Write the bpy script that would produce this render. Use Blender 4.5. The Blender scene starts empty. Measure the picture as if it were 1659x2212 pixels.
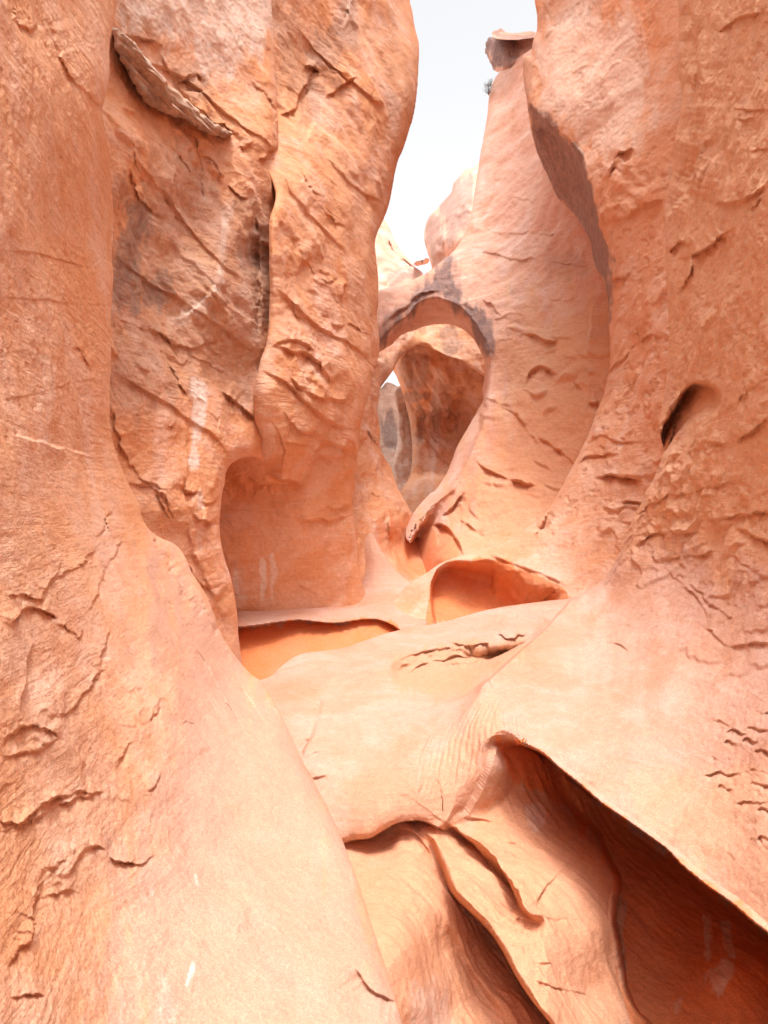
import bpy, math, random
import numpy as np

# ------------------------------------------------------------------ scene, camera, sky, sun
scene = bpy.context.scene
C = scene.collection
F = 1700.0                      # focal length in units of a 1659 x 2212 sheet
W0, H0 = 1659.0, 2212.0

cam_d = bpy.data.cameras.new("camera")
cam_d.sensor_fit = 'VERTICAL'
cam_d.angle = 2 * math.atan(H0 / 2 / F)
cam_d.clip_start, cam_d.clip_end = 0.02, 2000
cam = bpy.data.objects.new("camera", cam_d)
C.objects.link(cam)
cam.location = (0, 0, 0)
cam.rotation_euler = (math.radians(90), 0, 0)
scene.camera = cam

SUN_EL, SUN_AZ = 72.0, 170.0    # azimuth clockwise from +Y
world = bpy.data.worlds.new("World")
scene.world = world
world.use_nodes = True
nt = world.node_tree
bg = nt.nodes["Background"]
sky = nt.nodes.new("ShaderNodeTexSky")
sky.sky_type = 'NISHITA'
sky.sun_disc = False
sky.sun_elevation = math.radians(SUN_EL)
sky.sun_rotation = math.radians(SUN_AZ)
sky.dust_density = 5.0
sky.air_density = 0.7
sky.ozone_density = 0.4
hsv = nt.nodes.new("ShaderNodeHueSaturation")      # thin high haze: a whiter sky
hsv.inputs["Saturation"].default_value = 0.07
nt.links.new(sky.outputs[0], hsv.inputs["Color"])
nt.links.new(hsv.outputs[0], bg.inputs[0])
bg.inputs[1].default_value = 0.15

sl = bpy.data.lights.new("sun", 'SUN')
sl.energy = 0.7
sl.angle = math.radians(10)
sl.color = (1.0, 0.95, 0.90)
so = bpy.data.objects.new("sun", sl)
C.objects.link(so)
a, e = math.radians(SUN_AZ), math.radians(SUN_EL)
from mathutils import Vector
sdir = Vector((math.sin(a) * math.cos(e), math.cos(a) * math.cos(e), math.sin(e)))
so.rotation_euler = sdir.to_track_quat('Z', 'Y').to_euler()
so.location = (3, -3, 12)

vs = scene.view_settings
scene.display_settings.display_device = 'sRGB'
vs.view_transform = 'Standard'
vs.look = 'None'
vs.gamma = 1.0
vs.use_curve_mapping = False
vs.exposure = 1.44
scene.cycles.max_bounces = 16
scene.cycles.diffuse_bounces = 10
scene.cycles.use_denoising = True

# ------------------------------------------------------------------ numpy noise
_rng = np.random.RandomState(7)
_perm = _rng.permutation(256).astype(np.int32)
_perm = np.concatenate([_perm, _perm, _perm])
_g = _rng.normal(size=(256, 3)).astype(np.float32)
_g /= np.linalg.norm(_g, axis=1)[:, None]

def perlin(p, seed=0):
    p = np.asarray(p, np.float32) + np.float32(seed * 17.13)
    i = np.floor(p).astype(np.int32)
    f = p - i
    i &= 255
    u = f * f * f * (f * (f * 6 - 15) + 10)
    out = 0
    X, Y, Z = i[..., 0], i[..., 1], i[..., 2]
    for dx in (0, 1):
        wx = u[..., 0] if dx else 1 - u[..., 0]
        a_ = _perm[(X + dx) & 255]
        for dy in (0, 1):
            wy = u[..., 1] if dy else 1 - u[..., 1]
            b_ = _perm[a_ + ((Y + dy) & 255)]
            for dz in (0, 1):
                wz = u[..., 2] if dz else 1 - u[..., 2]
                g = _g[_perm[b_ + ((Z + dz) & 255)]]
                d = g[..., 0] * (f[..., 0] - dx) + g[..., 1] * (f[..., 1] - dy) + g[..., 2] * (f[..., 2] - dz)
                out = out + wx * wy * wz * d
    return out * 1.6

def fbm(p, octv=4, seed=0, gain=0.5, lac=2.03):
    s, amp = 0, 1.0
    for k in range(octv):
        s = s + amp * perlin(p, seed + k * 3)
        p = p * lac
        amp *= gain
    return s

def ridged(p, octv=3, seed=0):
    s, amp = 0, 1.0
    for k in range(octv):
        s = s + amp * (1 - np.abs(perlin(p, seed + k * 5)) * 2)
        p = p * 2.1
        amp *= 0.5
    return s

def smooth(x, a, b):
    t = np.clip((x - a) / (b - a), 0, 1)
    return t * t * (3 - 2 * t)

# ------------------------------------------------------------------ rock builder
def catmull(pts, closed, sub=5):
    P = np.array([q[:2] for q in pts], float)
    n = len(P)
    out = []
    rng = range(n) if closed else range(n - 1)
    for k in rng:
        if closed:
            p0, p1, p2, p3 = P[k - 1], P[k], P[(k + 1) % n], P[(k + 2) % n]
        else:
            p0, p1, p2, p3 = P[max(k - 1, 0)], P[k], P[k + 1], P[min(k + 2, n - 1)]
        m1, m2 = (p2 - p0) / 2, (p3 - p1) / 2
        L = np.linalg.norm(p2 - p1)
        for m in (m1, m2):                       # no overshoot next to long edges
            lm = np.linalg.norm(m)
            if lm > L:
                m *= L / lm
        for t in np.arange(sub) / sub:
            h00 = 2 * t**3 - 3 * t**2 + 1; h10 = t**3 - 2 * t**2 + t
            h01 = -2 * t**3 + 3 * t**2; h11 = t**3 - t**2
            out.append(h00 * p1 + h10 * m1 + h01 * p2 + h11 * m2)
    if not closed:
        out.append(P[-1])
    return np.array(out)

def inside(px, py, poly):
    r = np.zeros(px.shape, bool)
    x0, y0 = poly[:, 0], poly[:, 1]
    x1, y1 = np.roll(x0, -1), np.roll(y0, -1)
    for k in range(len(poly)):
        if y0[k] == y1[k]:
            continue
        c = (y0[k] > py) != (y1[k] > py)
        xi = (x1[k] - x0[k]) * (py - y0[k]) / (y1[k] - y0[k]) + x0[k]
        r ^= c & (px < xi)
    return r

def nearest(px, py, line, closed):
    """distance, closest point, side and run along a polyline"""
    best = np.full(px.shape, 1e18)
    cx = np.zeros(px.shape); cy = np.zeros(px.shape)
    side = np.zeros(px.shape); run = np.zeros(px.shape)
    n = len(line)
    total, acc = 0.0, 0.0
    segs = n if closed else n - 1
    lens = [np.linalg.norm(line[(k + 1) % n] - line[k]) for k in range(segs)]
    total = sum(lens)
    for k in range(segs):
        a_, b_ = line[k], line[(k + 1) % n]
        d = b_ - a_
        L2 = d @ d + 1e-9
        t_raw = ((px - a_[0]) * d[0] + (py - a_[1]) * d[1]) / L2
        t = np.clip(t_raw, 0, 1)
        qx, qy = a_[0] + t * d[0], a_[1] + t * d[1]
        dd = (px - qx)**2 + (py - qy)**2
        m = dd < best
        best = np.where(m, dd, best)
        cx = np.where(m, qx, cx); cy = np.where(m, qy, cy)
        cr = d[0] * (py - a_[1]) - d[1] * (px - a_[0])
        side = np.where(m, cr, side)
        run = np.where(m, (acc + t * lens[k]) / total, run)
        acc += lens[k]
    return np.sqrt(best), cx, cy, side, run

def tps(pts, X, Y):
    """smooth inverse depth through the given points"""
    P = np.array(pts, float)
    q = P[:, :2] / 1000.0
    v = 1.0 / P[:, 2]
    n = len(P)
    def k(r2):
        return np.where(r2 > 1e-12, r2 * np.log(r2 + 1e-12), 0)
    A = np.zeros((n + 3, n + 3))
    A[:n, :n] = k(((q[:, None] - q[None])**2).sum(-1)) + np.eye(n) * 1e-3
    A[:n, n] = 1; A[:n, n + 1:] = q
    A[n, :n] = 1; A[n + 1:, :n] = q.T
    w = np.linalg.solve(A, np.concatenate([v, [0, 0, 0]]))
    x, y = X / 1000.0, Y / 1000.0
    out = w[n] + w[n + 1] * x + w[n + 2] * y
    for j in range(n):
        out = out + w[j] * k((x - q[j, 0])**2 + (y - q[j, 1])**2)
    lo, hi = v.min() * 0.8, v.max() * 1.25
    return 1.0 / np.clip(out, lo, hi)

def idw(pts, X, Y, pw=3.0):
    P = np.array(pts, float)
    num = 0; den = 0
    for x, y, v in P:
        w = 1.0 / (((X - x)**2 + (Y - y)**2) / 2500 + 0.3)**(pw / 2)
        num = num + w * v; den = den + w
    return num / den

def axis(lo, hi, a_, b_, s, so_):
    v = [lo]
    while v[-1] < hi:
        x = v[-1]
        if x < a_ - 12 or x > b_ + 12:
            st = so_
        else:
            st = s
        v.append(x + st)
    return np.array(v)

def unproject(X, Y, D):
    return np.stack([(X - W0 / 2) / F * D, D, (H0 / 2 - Y) / F * D], -1)

def make_mesh(name, co, quads, mat, normals, attrs):
    me = bpy.data.meshes.new(name)
    me.vertices.add(len(co))
    me.vertices.foreach_set("co", co.astype(np.float32).ravel())
    nf = len(quads)
    me.loops.add(nf * 4)
    me.loops.foreach_set("vertex_index", quads.astype(np.int32).ravel())
    me.polygons.add(nf)
    me.polygons.foreach_set("loop_start", np.arange(0, nf * 4, 4, dtype=np.int32))
    me.update(calc_edges=True)
    me.polygons.foreach_set("use_smooth", np.ones(nf, bool))
    for k, v in attrs.items():
        col_ = v.ndim == 2
        at = me.attributes.new(k, 'FLOAT_COLOR' if col_ else 'FLOAT', 'POINT')
        at.data.foreach_set("color" if col_ else "value", v.astype(np.float32).ravel())
    me.materials.append(mat)
    me.validate()
    o = bpy.data.objects.new(name, me)
    C.objects.link(o)
    return o

def tag(o, label=None, cat=None, group=None, kind=None):
    if label: o["label"] = label
    if cat: o["category"] = cat
    if group: o["group"] = group
    if kind: o["kind"] = kind
    elif cat: o["kind"] = 'thing'

def rock(name, outline, depth, mat, tex, step=2.2, rim=14, rim_aspect=1.0, thick=0.6, holes=(), splits=(),
         feats=(), stain_and_shade=(), fresh_bounce=(), tints=(), rim_pts=None, jag=0, parts=(), parent=None, rough=None, label=None, cat=None, kind=None, group=None, seed=0, out_step=14, fjit=1.0,
         pale=()):
    ol = catmull(outline, True)
    if jag:
        qn = np.stack([ol[:, 0] / 9, ol[:, 1] / 9, 0 * ol[:, 0] + seed], -1)
        ol = ol + jag * np.stack([fbm(qn, 3, 61), fbm(qn, 3, 67)], -1)
    hl = [catmull(h, True) for h in holes]
    lo = ol.min(0); hi = ol.max(0)
    xs = axis(lo[0] - 2 * step, hi[0] + 2 * step, -40, W0 + 40, step, out_step)
    ys = axis(lo[1] - 2 * step, hi[1] + 2 * step, -40, H0 + 40, step, out_step)
    X, Y = np.meshgrid(xs, ys)
    # which cells belong
    cxm = (X[:-1, :-1] + X[1:, 1:]) / 2; cym = (Y[:-1, :-1] + Y[1:, 1:]) / 2
    keep = inside(cxm, cym, ol)
    for h in hl:
        keep &= ~inside(cxm, cym, h)
    used = np.zeros(X.shape, int)
    for (i, j) in ((0, 0), (0, 1), (1, 0), (1, 1)):
        used[i:i + keep.shape[0], j:j + keep.shape[1]] += keep
    valid = used > 0
    bound = valid & (used < 4)
    # snap rim vertices onto the outline
    dist, qx, qy, _, _ = nearest(X, Y, ol, True) if X.size < 60000 else nearest_fast(X, Y, ol, valid, rim, True)
    for h in hl:
        d2, hx, hy, _, _ = nearest(X, Y, h, True) if X.size < 60000 else nearest_fast(X, Y, h, valid, rim, True)
        m = d2 < dist
        dist = np.where(m, d2, dist); qx = np.where(m, hx, qx); qy = np.where(m, hy, qy)
    near = bound & (dist < 3.5 * max(step, 1))
    big = bound & ~near
    X0, Y0 = X, Y
    X = np.where(near, qx, X); Y = np.where(near, qy, Y)
    d_in = np.where(bound | ~valid, 0, dist)
    # depth
    D = tps(depth, X, Y)
    lipd = np.ones(X.shape)
    for sp in splits:
        cl = bool(sp.get('closed'))
        line = catmull(sp['line'], cl)
        d, lx, ly, side, run = nearest(X, Y, line, cl)
        if cl:
            side = np.where(inside(X, Y, line), 1, -1)
        sd = np.where(side > 0, d, -d) * sp.get('sign', 1)
        if 'wob' in sp:
            sd = sd + sp['wob'] * fbm(np.stack([X / 40, Y / 40, X * 0], -1), 3, seed + 91)
        wr = np.interp(run, sp.get('wruns', np.linspace(0, 1, len(sp['width']))), sp['width'])
        if 'round' in sp:
            rr = np.interp(run, sp['wruns'], sp['round'])
            D = D + rr * np.exp(-np.abs(sd) / sp['rw'])
        if sp.get('snap'):                       # put one row of vertices right on an overhanging lip
            m = (d < 0.6 * step) & (wr < 7) & valid & ~bound
            X = np.where(m, lx, X); Y = np.where(m, ly, Y)
            sd = np.where(m, 0, sd)
            lipd = np.minimum(lipd, np.where(wr < 7, np.clip((d - 3) / 9, 0, 1), 1))
            u_ = sd / wr + 0.5 * smooth(wr, 7, 22)
            t = np.clip(u_, 0, 1)**2 * (3 - 2 * np.clip(u_, 0, 1))
        else:
            t = smooth(sd / wr, -0.5, 0.5) if not sp.get('one') else smooth(sd / wr, 0, 1)
        D2 = tps(sp['depth'], X, Y)
        if 'sub' in sp:
            for q in sp['sub']:
                dq, _, _, sq, rq = nearest(X, Y, catmull(q['line'], False), False)
                sdq = np.where(sq > 0, dq, -dq) * q['sign'] + q['wob'] * fbm(np.stack([X / 40, Y / 40, X * 0], -1), 3, seed + 93)
                tq = smooth(sdq / np.interp(rq, np.linspace(0, 1, len(q['width'])), q['width']), 0, 1)
                D2 = 1.0 / ((1 - tq) / D2 + tq / tps(q['depth'], X, Y))
        D = 1.0 / ((1 - t) / D + t / D2)
    # relief traced as ledges, cracks, ridges: heights in metres towards the viewer
    off = np.zeros(X.shape)
    wx = fbm(np.stack([X / 30, Y / 30, X * 0], -1), 5, seed + 3, .6) * 6
    wy = fbm(np.stack([X / 30, Y / 30, X * 0 + 9], -1), 5, seed + 5, .6) * 6
    for ft in feats:
        pts, hA, wA, hB, wB = ft[:5]
        tr = ft[5] if len(ft) > 5 else 1.6
        jit = (ft[6] if len(ft) > 6 else 1.0) * fjit
        line = catmull(pts, False, 4)
        mg = 3.5 * max(wA, wB) + 12
        i0, i1 = np.searchsorted(ys, [line[:, 1].min() - mg, line[:, 1].max() + mg])
        j0, j1 = np.searchsorted(xs, [line[:, 0].min() - mg, line[:, 0].max() + mg])
        if i1 <= i0 or j1 <= j0:
            continue
        sl_ = (slice(i0, i1), slice(j0, j1))
        d, _, _, side, run = nearest(X[sl_] + jit * wx[sl_], Y[sl_] + jit * wy[sl_], line, False)
        s = np.where(side > 0, d, -d)
        fade = np.minimum(1, np.minimum(run, 1 - run) * 5 + 0.02)
        fade = fade * smooth(-d, -mg, -mg * 0.6)
        if fjit == 1 and jit > 0.16:
            ln = np.abs(np.diff(line, axis=0)).sum()
            vr = fbm(np.stack([run * ln / 45, 0 * run + line[0, 0], 0 * run + line[0, 1]], -1), 3, seed + 51)
            fade = fade * np.clip(0.85 + 1.1 * vr, 0.12, 1.6)
        tB = smooth(s, -tr, tr)
        off[sl_] += fade * ((1 - tB) * hA * np.exp(-d / wA) + tB * hB * np.exp(-d / wB))
    Dbase = D
    # rounded rim
    rp = idw(rim_pts, X, Y) if rim_pts else np.full(X.shape, float(rim))
    q = np.clip(1 - d_in / rp, 0, 1)
    D = D + rim_aspect * rp * D / F * (1 - np.sqrt(np.maximum(0, 1 - (0.95 * q)**2)))
    P = unproject(X, Y, D)
    PN = unproject(X0, Y0, Dbase)
    def normals(P):
        du = np.gradient(P, axis=1); dv = np.gradient(P, axis=0)
        n = np.cross(dv, du)
        n /= np.linalg.norm(n, axis=-1, keepdims=True) + 1e-12
        flip = (n * P).sum(-1) > 0
        n[flip] *= -1
        return n
    N = normals(PN)
    view = -P / np.linalg.norm(P, axis=-1, keepdims=True)
    P = P + view * off[..., None]
    rg = idw(rough, X, Y) if rough else np.ones(X.shape)
    h = tex(P.reshape(-1, 3), rg.ravel(), X.ravel(), Y.ravel()).reshape(X.shape)
    damp = 0.35 + 0.65 * np.clip(d_in / max(rim, 1), 0, 1)
    face = np.clip((N * view).sum(-1) * 2.5 - 0.15, 0.03, 1)
    lim = np.clip(h, -0.12, 0.12) * damp * face * lipd
    P = P + N * lim[..., None]
    # mineral patches, painted shade and painted sun: polygons with ragged soft edges
    def blot(lst, seed_):
        out = np.zeros(X.shape)
        for poly, soft, amt in lst:
            pl = catmull(poly, True)
            mg = soft * 2 + 40
            i0, i1 = np.searchsorted(ys, [pl[:, 1].min() - mg, pl[:, 1].max() + mg])
            j0, j1 = np.searchsorted(xs, [pl[:, 0].min() - mg, pl[:, 0].max() + mg])
            if i1 <= i0 or j1 <= j0:
                continue
            s_ = (slice(i0, i1), slice(j0, j1))
            xx, yy = X[s_], Y[s_]
            nn = fbm(np.stack([xx / 30, yy / 110, xx * 0], -1), 5, seed_, .6)
            d, _, _, _, _ = nearest(xx, yy, pl, True)
            sd = np.where(inside(xx, yy, pl), d, -d) + nn * (soft * 1.3 + 8)
            out[s_] = np.maximum(out[s_], amt * smooth(sd, -soft, soft))
        return out
    st = blot(stain_and_shade, seed + 21)
    pl_ = blot(pale, seed + 33)
    fr_ = blot(fresh_bounce, seed + 45)
    tn = np.zeros(X.shape + (4,))
    for poly, soft, amt, rgb in tints:
        w_ = blot([(poly, soft, 1.0)], seed + 57)[..., None] * amt
        tn = tn * (1 - w_) + w_ * np.array((*rgb, 1.0))
    tn[..., :3] /= np.maximum(tn[..., 3:], 1e-6)
    # ---- faces
    idx = -np.ones(X.shape, int)
    idx[valid] = np.arange(valid.sum())
    co = P[valid]
    q4 = np.stack([idx[:-1, :-1], idx[1:, :-1], idx[1:, 1:], idx[:-1, 1:]], -1)
    fc = q4[keep]
    # skirt: every open edge runs back into the rock
    H = keep.shape
    ek = []
    kp = np.pad(keep, 1)
    c = kp[1:-1, 1:-1]
    def edge(mask, ia, ja, ib, jb):
        I, J = np.nonzero(mask)
        ek.append(np.stack([idx[I + ia, J + ja], idx[I + ib, J + jb]], -1))
    edge(c & ~kp[:-2, 1:-1], 0, 1, 0, 0)
    edge(c & ~kp[2:, 1:-1], 1, 0, 1, 1)
    edge(c & ~kp[1:-1, :-2], 0, 0, 1, 0)
    edge(c & ~kp[1:-1, 2:], 1, 1, 0, 1)
    ek = np.concatenate(ek)
    bv = np.unique(ek)
    remap = -np.ones(len(co), int)
    remap[bv] = np.arange(len(bv))
    ray = co[bv] / np.linalg.norm(co[bv], axis=1, keepdims=True)
    bl = valid.astype(float)
    for ax in (0, 1):
        pdw = [(0, 0), (0, 0)]; pdw[ax] = (9, 9)
        cs = np.cumsum(np.pad(bl, pdw), axis=ax)
        bl = (cs[18:] - cs[:-18]) if ax == 0 else (cs[:, 18:] - cs[:, :-18])
    gy, gx = np.gradient(bl, ys, xs)
    gi = np.stack([gx[valid], 0 * gx[valid], -gy[valid]], -1)[bv]
    inw = gi - (gi * ray).sum(1, keepdims=True) * ray
    inw /= np.linalg.norm(inw, axis=1, keepdims=True) + 1e-9
    base = len(co)
    allv = [co]
    prev = bv
    faces = [fc]
    for k, (a_, b_) in enumerate(((0.12, 0.0), (0.45, 0.05), (1.0, 0.22))):
        nv = co[bv] + ray * thick * a_ + inw * thick * b_
        nv = nv + 0.12 * thick * b_ * perlin(co[bv] * 3, seed + 40)[:, None] * inw
        cur = base + np.arange(len(bv))
        allv.append(nv)
        pa = prev[remap[ek[:, 0]]]; pb = prev[remap[ek[:, 1]]]
        ca = cur[remap[ek[:, 0]]]; cb = cur[remap[ek[:, 1]]]
        faces.append(np.stack([pb, pa, ca, cb], -1))
        base += len(bv)
        prev = cur
    # coarse back
    sI = 10 if X.shape[0] > 80 else 2
    sJ = 10 if X.shape[1] > 80 else 2
    Xi, Yi, Di = X[::sI, ::sJ], Y[::sI, ::sJ], D[::sI, ::sJ]
    vb = valid[::sI, ::sJ]
    kb = vb[:-1, :-1] & vb[1:, :-1] & vb[:-1, 1:] & vb[1:, 1:]
    PB = unproject(Xi, Yi, Di)
    PB = PB + PB / np.linalg.norm(PB, axis=-1, keepdims=True) * thick * 0.85
    ib = base + np.arange(Xi.size).reshape(Xi.shape)
    nb_u = np.stack([ib[:-1, :-1], ib[:-1, 1:], ib[1:, 1:], ib[1:, :-1]], -1)[kb]
    if len(nb_u):
        um = np.unique(nb_u)
        mp = np.zeros(base + Xi.size, int); mp[um] = base + np.arange(len(um))
        allv.append(PB.reshape(-1, 3)[um - base])
        faces.append(mp[nb_u])
    V = np.concatenate(allv)
    nfront = len(fc)
    FC = np.concatenate(faces)
    A_fr = np.zeros(len(V)); A_fr[:len(co)] = fr_[valid]
    A_tn = np.zeros((len(V), 4)); A_tn[:len(co)] = tn[valid]
    A_st = np.zeros(len(V)); A_pl = np.zeros(len(V)); A_rg = np.full(len(V), float(rg.mean()))
    A_st[:len(co)] = st[valid]; A_pl[:len(co)] = pl_[valid]; A_rg[:len(co)] = rg[valid]
    org = np.array([V[:, 0].mean(), V[:, 1].mean(), V[:, 2].min()])
    # part of each face
    fx = np.zeros(len(FC), int)
    if parts:
        vx = np.full(len(V), -1e6); vy = np.full(len(V), -1e6)
        vx[:len(co)] = X[valid]; vy[:len(co)] = Y[valid]
        fcx, fcy = vx[FC[:, 0]], vy[FC[:, 0]]
        for k, (pn, poly, plab) in enumerate(parts):
            fx[inside(fcx, fcy, np.array(poly, float))] = k + 1
    made = []
    NV = np.zeros_like(V)
    fn = np.cross(V[FC[:, 2]] - V[FC[:, 0]], V[FC[:, 3]] - V[FC[:, 1]])
    fa = np.linalg.norm(fn, axis=1, keepdims=True)
    fn = fn / (fa + 1e-12) * np.minimum(fa, 3 * np.median(fa[:nfront]))
    for k in range(4):
        for c_ in range(3):
            NV[:, c_] += np.bincount(FC[:, k], fn[:, c_], len(V))
    NV /= np.linalg.norm(NV, axis=1, keepdims=True) + 1e-12
    def emit(nm, sel):
        f = FC[sel]
        u = np.unique(f)
        mp = np.zeros(len(V), int); mp[u] = np.arange(len(u))
        o = make_mesh(nm, V[u] - org, mp[f], mat, None, {'stain_shade': A_st[u], 'pale': A_pl[u], 'rough': A_rg[u], 'fresh_bounce': A_fr[u], 'tint': np.concatenate([A_tn[u][:, :3], np.ones((len(u), 1))], 1), 'tint_amount': A_tn[u][:, 3]})
        if True:
            o.data.normals_split_custom_set_from_vertices(NV[u].tolist())
        return o
    if parts:
        root = bpy.data.objects.new(name, None)
        root.empty_display_size = 0.2
        C.objects.link(root)
        root.location = org
        for k in range(len(parts) + 1):
            sel = fx == k
            if not sel.any():
                continue
            nm = 'wall_face' if k == 0 else parts[k - 1][0]
            o = emit(nm, sel)
            o.parent = root
            if k and parts[k - 1][2]:
                o["label"] = parts[k - 1][2]
    else:
        root = emit(name, np.ones(len(FC), bool))
        root.location = org
    if parent is not None:
        root.parent = parent
        root.location = Vector(org) - parent.location
    tag(root, label, cat, group, kind)
    return root

def nearest_fast(X, Y, line, valid, rim, closed):
    """exact close to the line, coarse elsewhere"""
    s = 6
    d0, _, _, _, _ = nearest(X[::s, ::s], Y[::s, ::s], line, closed)
    big = np.repeat(np.repeat(d0, s, 0), s, 1)[:X.shape[0], :X.shape[1]]
    gap = 30
    m = big < rim + gap
    dist = np.where(m, 0, big); cx = X.copy(); cy = Y.copy()
    d, ax, ay, _, _ = nearest(X[m], Y[m], line, closed)
    dist[m] = d; cx[m] = ax; cy[m] = ay
    return dist, cx, cy, None, None

# ------------------------------------------------------------------ materials
def rock_material(name, c_main, c_pale, c_deep, c_stain_shade, grain=1.0, band=(0.3, 0.0, 1.0), band_scale=9.0, rough_v=0.92):
    m = bpy.data.materials.new(name)
    m.use_nodes = True
    n, l = m.node_tree.nodes, m.node_tree.links
    b = n["Principled BSDF"]
    b.inputs["Roughness"].default_value = rough_v
    b.inputs["Specular IOR Level"].default_value = 0.12
    tc = n.new("ShaderNodeTexCoord")
    def noise(scale, det=6, rough=0.6, vec=None, dist=0.0):
        t = n.new("ShaderNodeTexNoise")
        t.inputs["Scale"].default_value = scale
        t.inputs["Detail"].default_value = det
        t.inputs["Roughness"].default_value = rough
        t.inputs["Distortion"].default_value = dist
        l.new(vec or tc.outputs["Object"], t.inputs["Vector"])
        return t.outputs["Fac"]
    def ramp(fac, stops):
        r = n.new("ShaderNodeValToRGB")
        el = r.color_ramp.elements
        while len(el) < len(stops):
            el.new(0.5)
        for k, (p, c) in enumerate(stops):
            el[k].position = p
            el[k].color = (*c, 1) if len(c) == 3 else c
        l.new(fac, r.inputs[0])
        return r.outputs[0]
    def mix(fac, A, B, blend='MIX'):
        x = n.new("ShaderNodeMix"); x.data_type = 'RGBA'; x.blend_type = blend
        for sk, v in ((0, fac), (6, A), (7, B)):
            if isinstance(v, (int, float)):
                x.inputs[sk].default_value = v
            elif isinstance(v, tuple):
                x.inputs[sk].default_value = (*v, 1)
            else:
                l.new(v, x.inputs[sk])
        return x.outputs[2]
    def attr(nm):
        t = n.new("ShaderNodeAttribute"); t.attribute_name = nm
        return t.outputs["Fac"]
    def math_(op, a_, b_=0.0):
        t = n.new("ShaderNodeMath"); t.operation = op
        for k, v in enumerate((a_, b_)):
            if isinstance(v, (int, float)):
                t.inputs[k].default_value = v
            else:
                l.new(v, t.inputs[k])
        return t.outputs[0]
    # broad patches of paler and deeper sandstone
    col = mix(ramp(noise(1.7, 5, 0.55), [(0.38, (0, 0, 0)), (0.66, (1, 1, 1))]), c_main, c_deep)
    col = mix(math_('MULTIPLY', ramp(noise(2.6, 6, 0.6, dist=0.6), [(0.44, (0, 0, 0)), (0.68, (1, 1, 1))]), 0.8), col, c_pale)
    # thin bedding lines
    mp = n.new("ShaderNodeMapping")
    mp.inputs["Rotation"].default_value = (band[0], band[1], 0.3)
    mp.inputs["Scale"].default_value = (1.0, 1.0, band_scale)
    l.new(tc.outputs["Object"], mp.inputs[0])
    bn = noise(2.3, 5, 0.65, mp.outputs[0], 0.4)
    col = mix(math_('MULTIPLY', ramp(bn, [(0.50, (0, 0, 0)), (0.62, (1, 1, 1))]), 0.35 * band[2]), col, c_deep)
    bn2 = noise(5.5, 4, 0.6, mp.outputs[0], 0.2)
    col = mix(math_('MULTIPLY', ramp(bn2, [(0.55, (0, 0, 0)), (0.68, (1, 1, 1))]), 0.35 * band[2]), col, c_pale)
    ta = n.new("ShaderNodeAttribute"); ta.attribute_name = 'tint'
    col = mix(math_('MULTIPLY', attr('tint_amount'), ramp(noise(4.2, 6, 0.65), [(0.2, (0.55,) * 3), (0.62, (1, 1, 1))])), col, ta.outputs["Color"])
    # unweathered rock with painted bounce, staining with painted shade, pale streaks with painted sun
    col = mix(math_('MULTIPLY', attr('fresh_bounce'), ramp(noise(5, 5, 0.6), [(0.25, (0.6,) * 3), (0.6, (1, 1, 1))])), col, (0.74, 0.25, 0.09))
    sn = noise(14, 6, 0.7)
    sf = math_('MULTIPLY', attr('stain_shade'), ramp(sn, [(0.25, (0.55,) * 3), (0.6, (1, 1, 1))]))
    col = mix(sf, col, c_stain_shade)
    pf = math_('MULTIPLY', attr('pale'), ramp(noise(22, 5, 0.7), [(0.3, (0.4,) * 3), (0.62, (1, 1, 1))]))
    col = mix(pf, col, (0.76, 0.66, 0.58))
    # sand grain speckle
    gr = noise(210, 4, 0.75)
    mott = noise(34, 7, 0.7)
    col = mix(1.0, col, ramp(mott, [(0.3, (0.90,) * 3), (0.7, (1.07,) * 3)]), 'MULTIPLY')
    col = mix(0.75, col, mix(1.0, col, ramp(gr, [(0.3, (0.62,) * 3), (0.7, (1.25,) * 3)]), 'MULTIPLY'))
    l.new(col, b.inputs["Base Color"])
    # bump
    rg = attr('rough')
    def bump(hgt, strength, dist, prev=None):
        t = n.new("ShaderNodeBump")
        t.inputs["Distance"].default_value = dist
        if isinstance(strength, (int, float)):
            t.inputs["Strength"].default_value = strength
        else:
            l.new(strength, t.inputs["Strength"])
        l.new(hgt, t.inputs["Height"])
        if prev is not None:
            l.new(prev, t.inputs["Normal"])
        return t.outputs[0]
    st1 = math_('ADD', math_('MULTIPLY', rg, 0.34 * grain), 0.15)
    nb = bump(noise(48, 7, 0.6), st1, 0.014)
    nb = bump(bn2, math_('MULTIPLY', st1, 0.6), 0.016, nb)
    nb = bump(noise(120, 4, 0.7), math_('MULTIPLY', st1, 0.9), 0.006, nb)
    t1 = math_('FRACT', math_('MULTIPLY', noise(2.6, 5, 0.55, mp.outputs[0], 0.3), 8.0))
    msk = math_('MULTIPLY', rg, ramp(noise(3.7, 3, 0.5), [(0.42, (0, 0, 0)), (0.6, (1, 1, 1))]))
    nb = bump(t1, math_('MULTIPLY', msk, 0.32 * grain), 0.012, nb)
    l.new(nb, b.inputs["Normal"])
    return m

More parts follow.
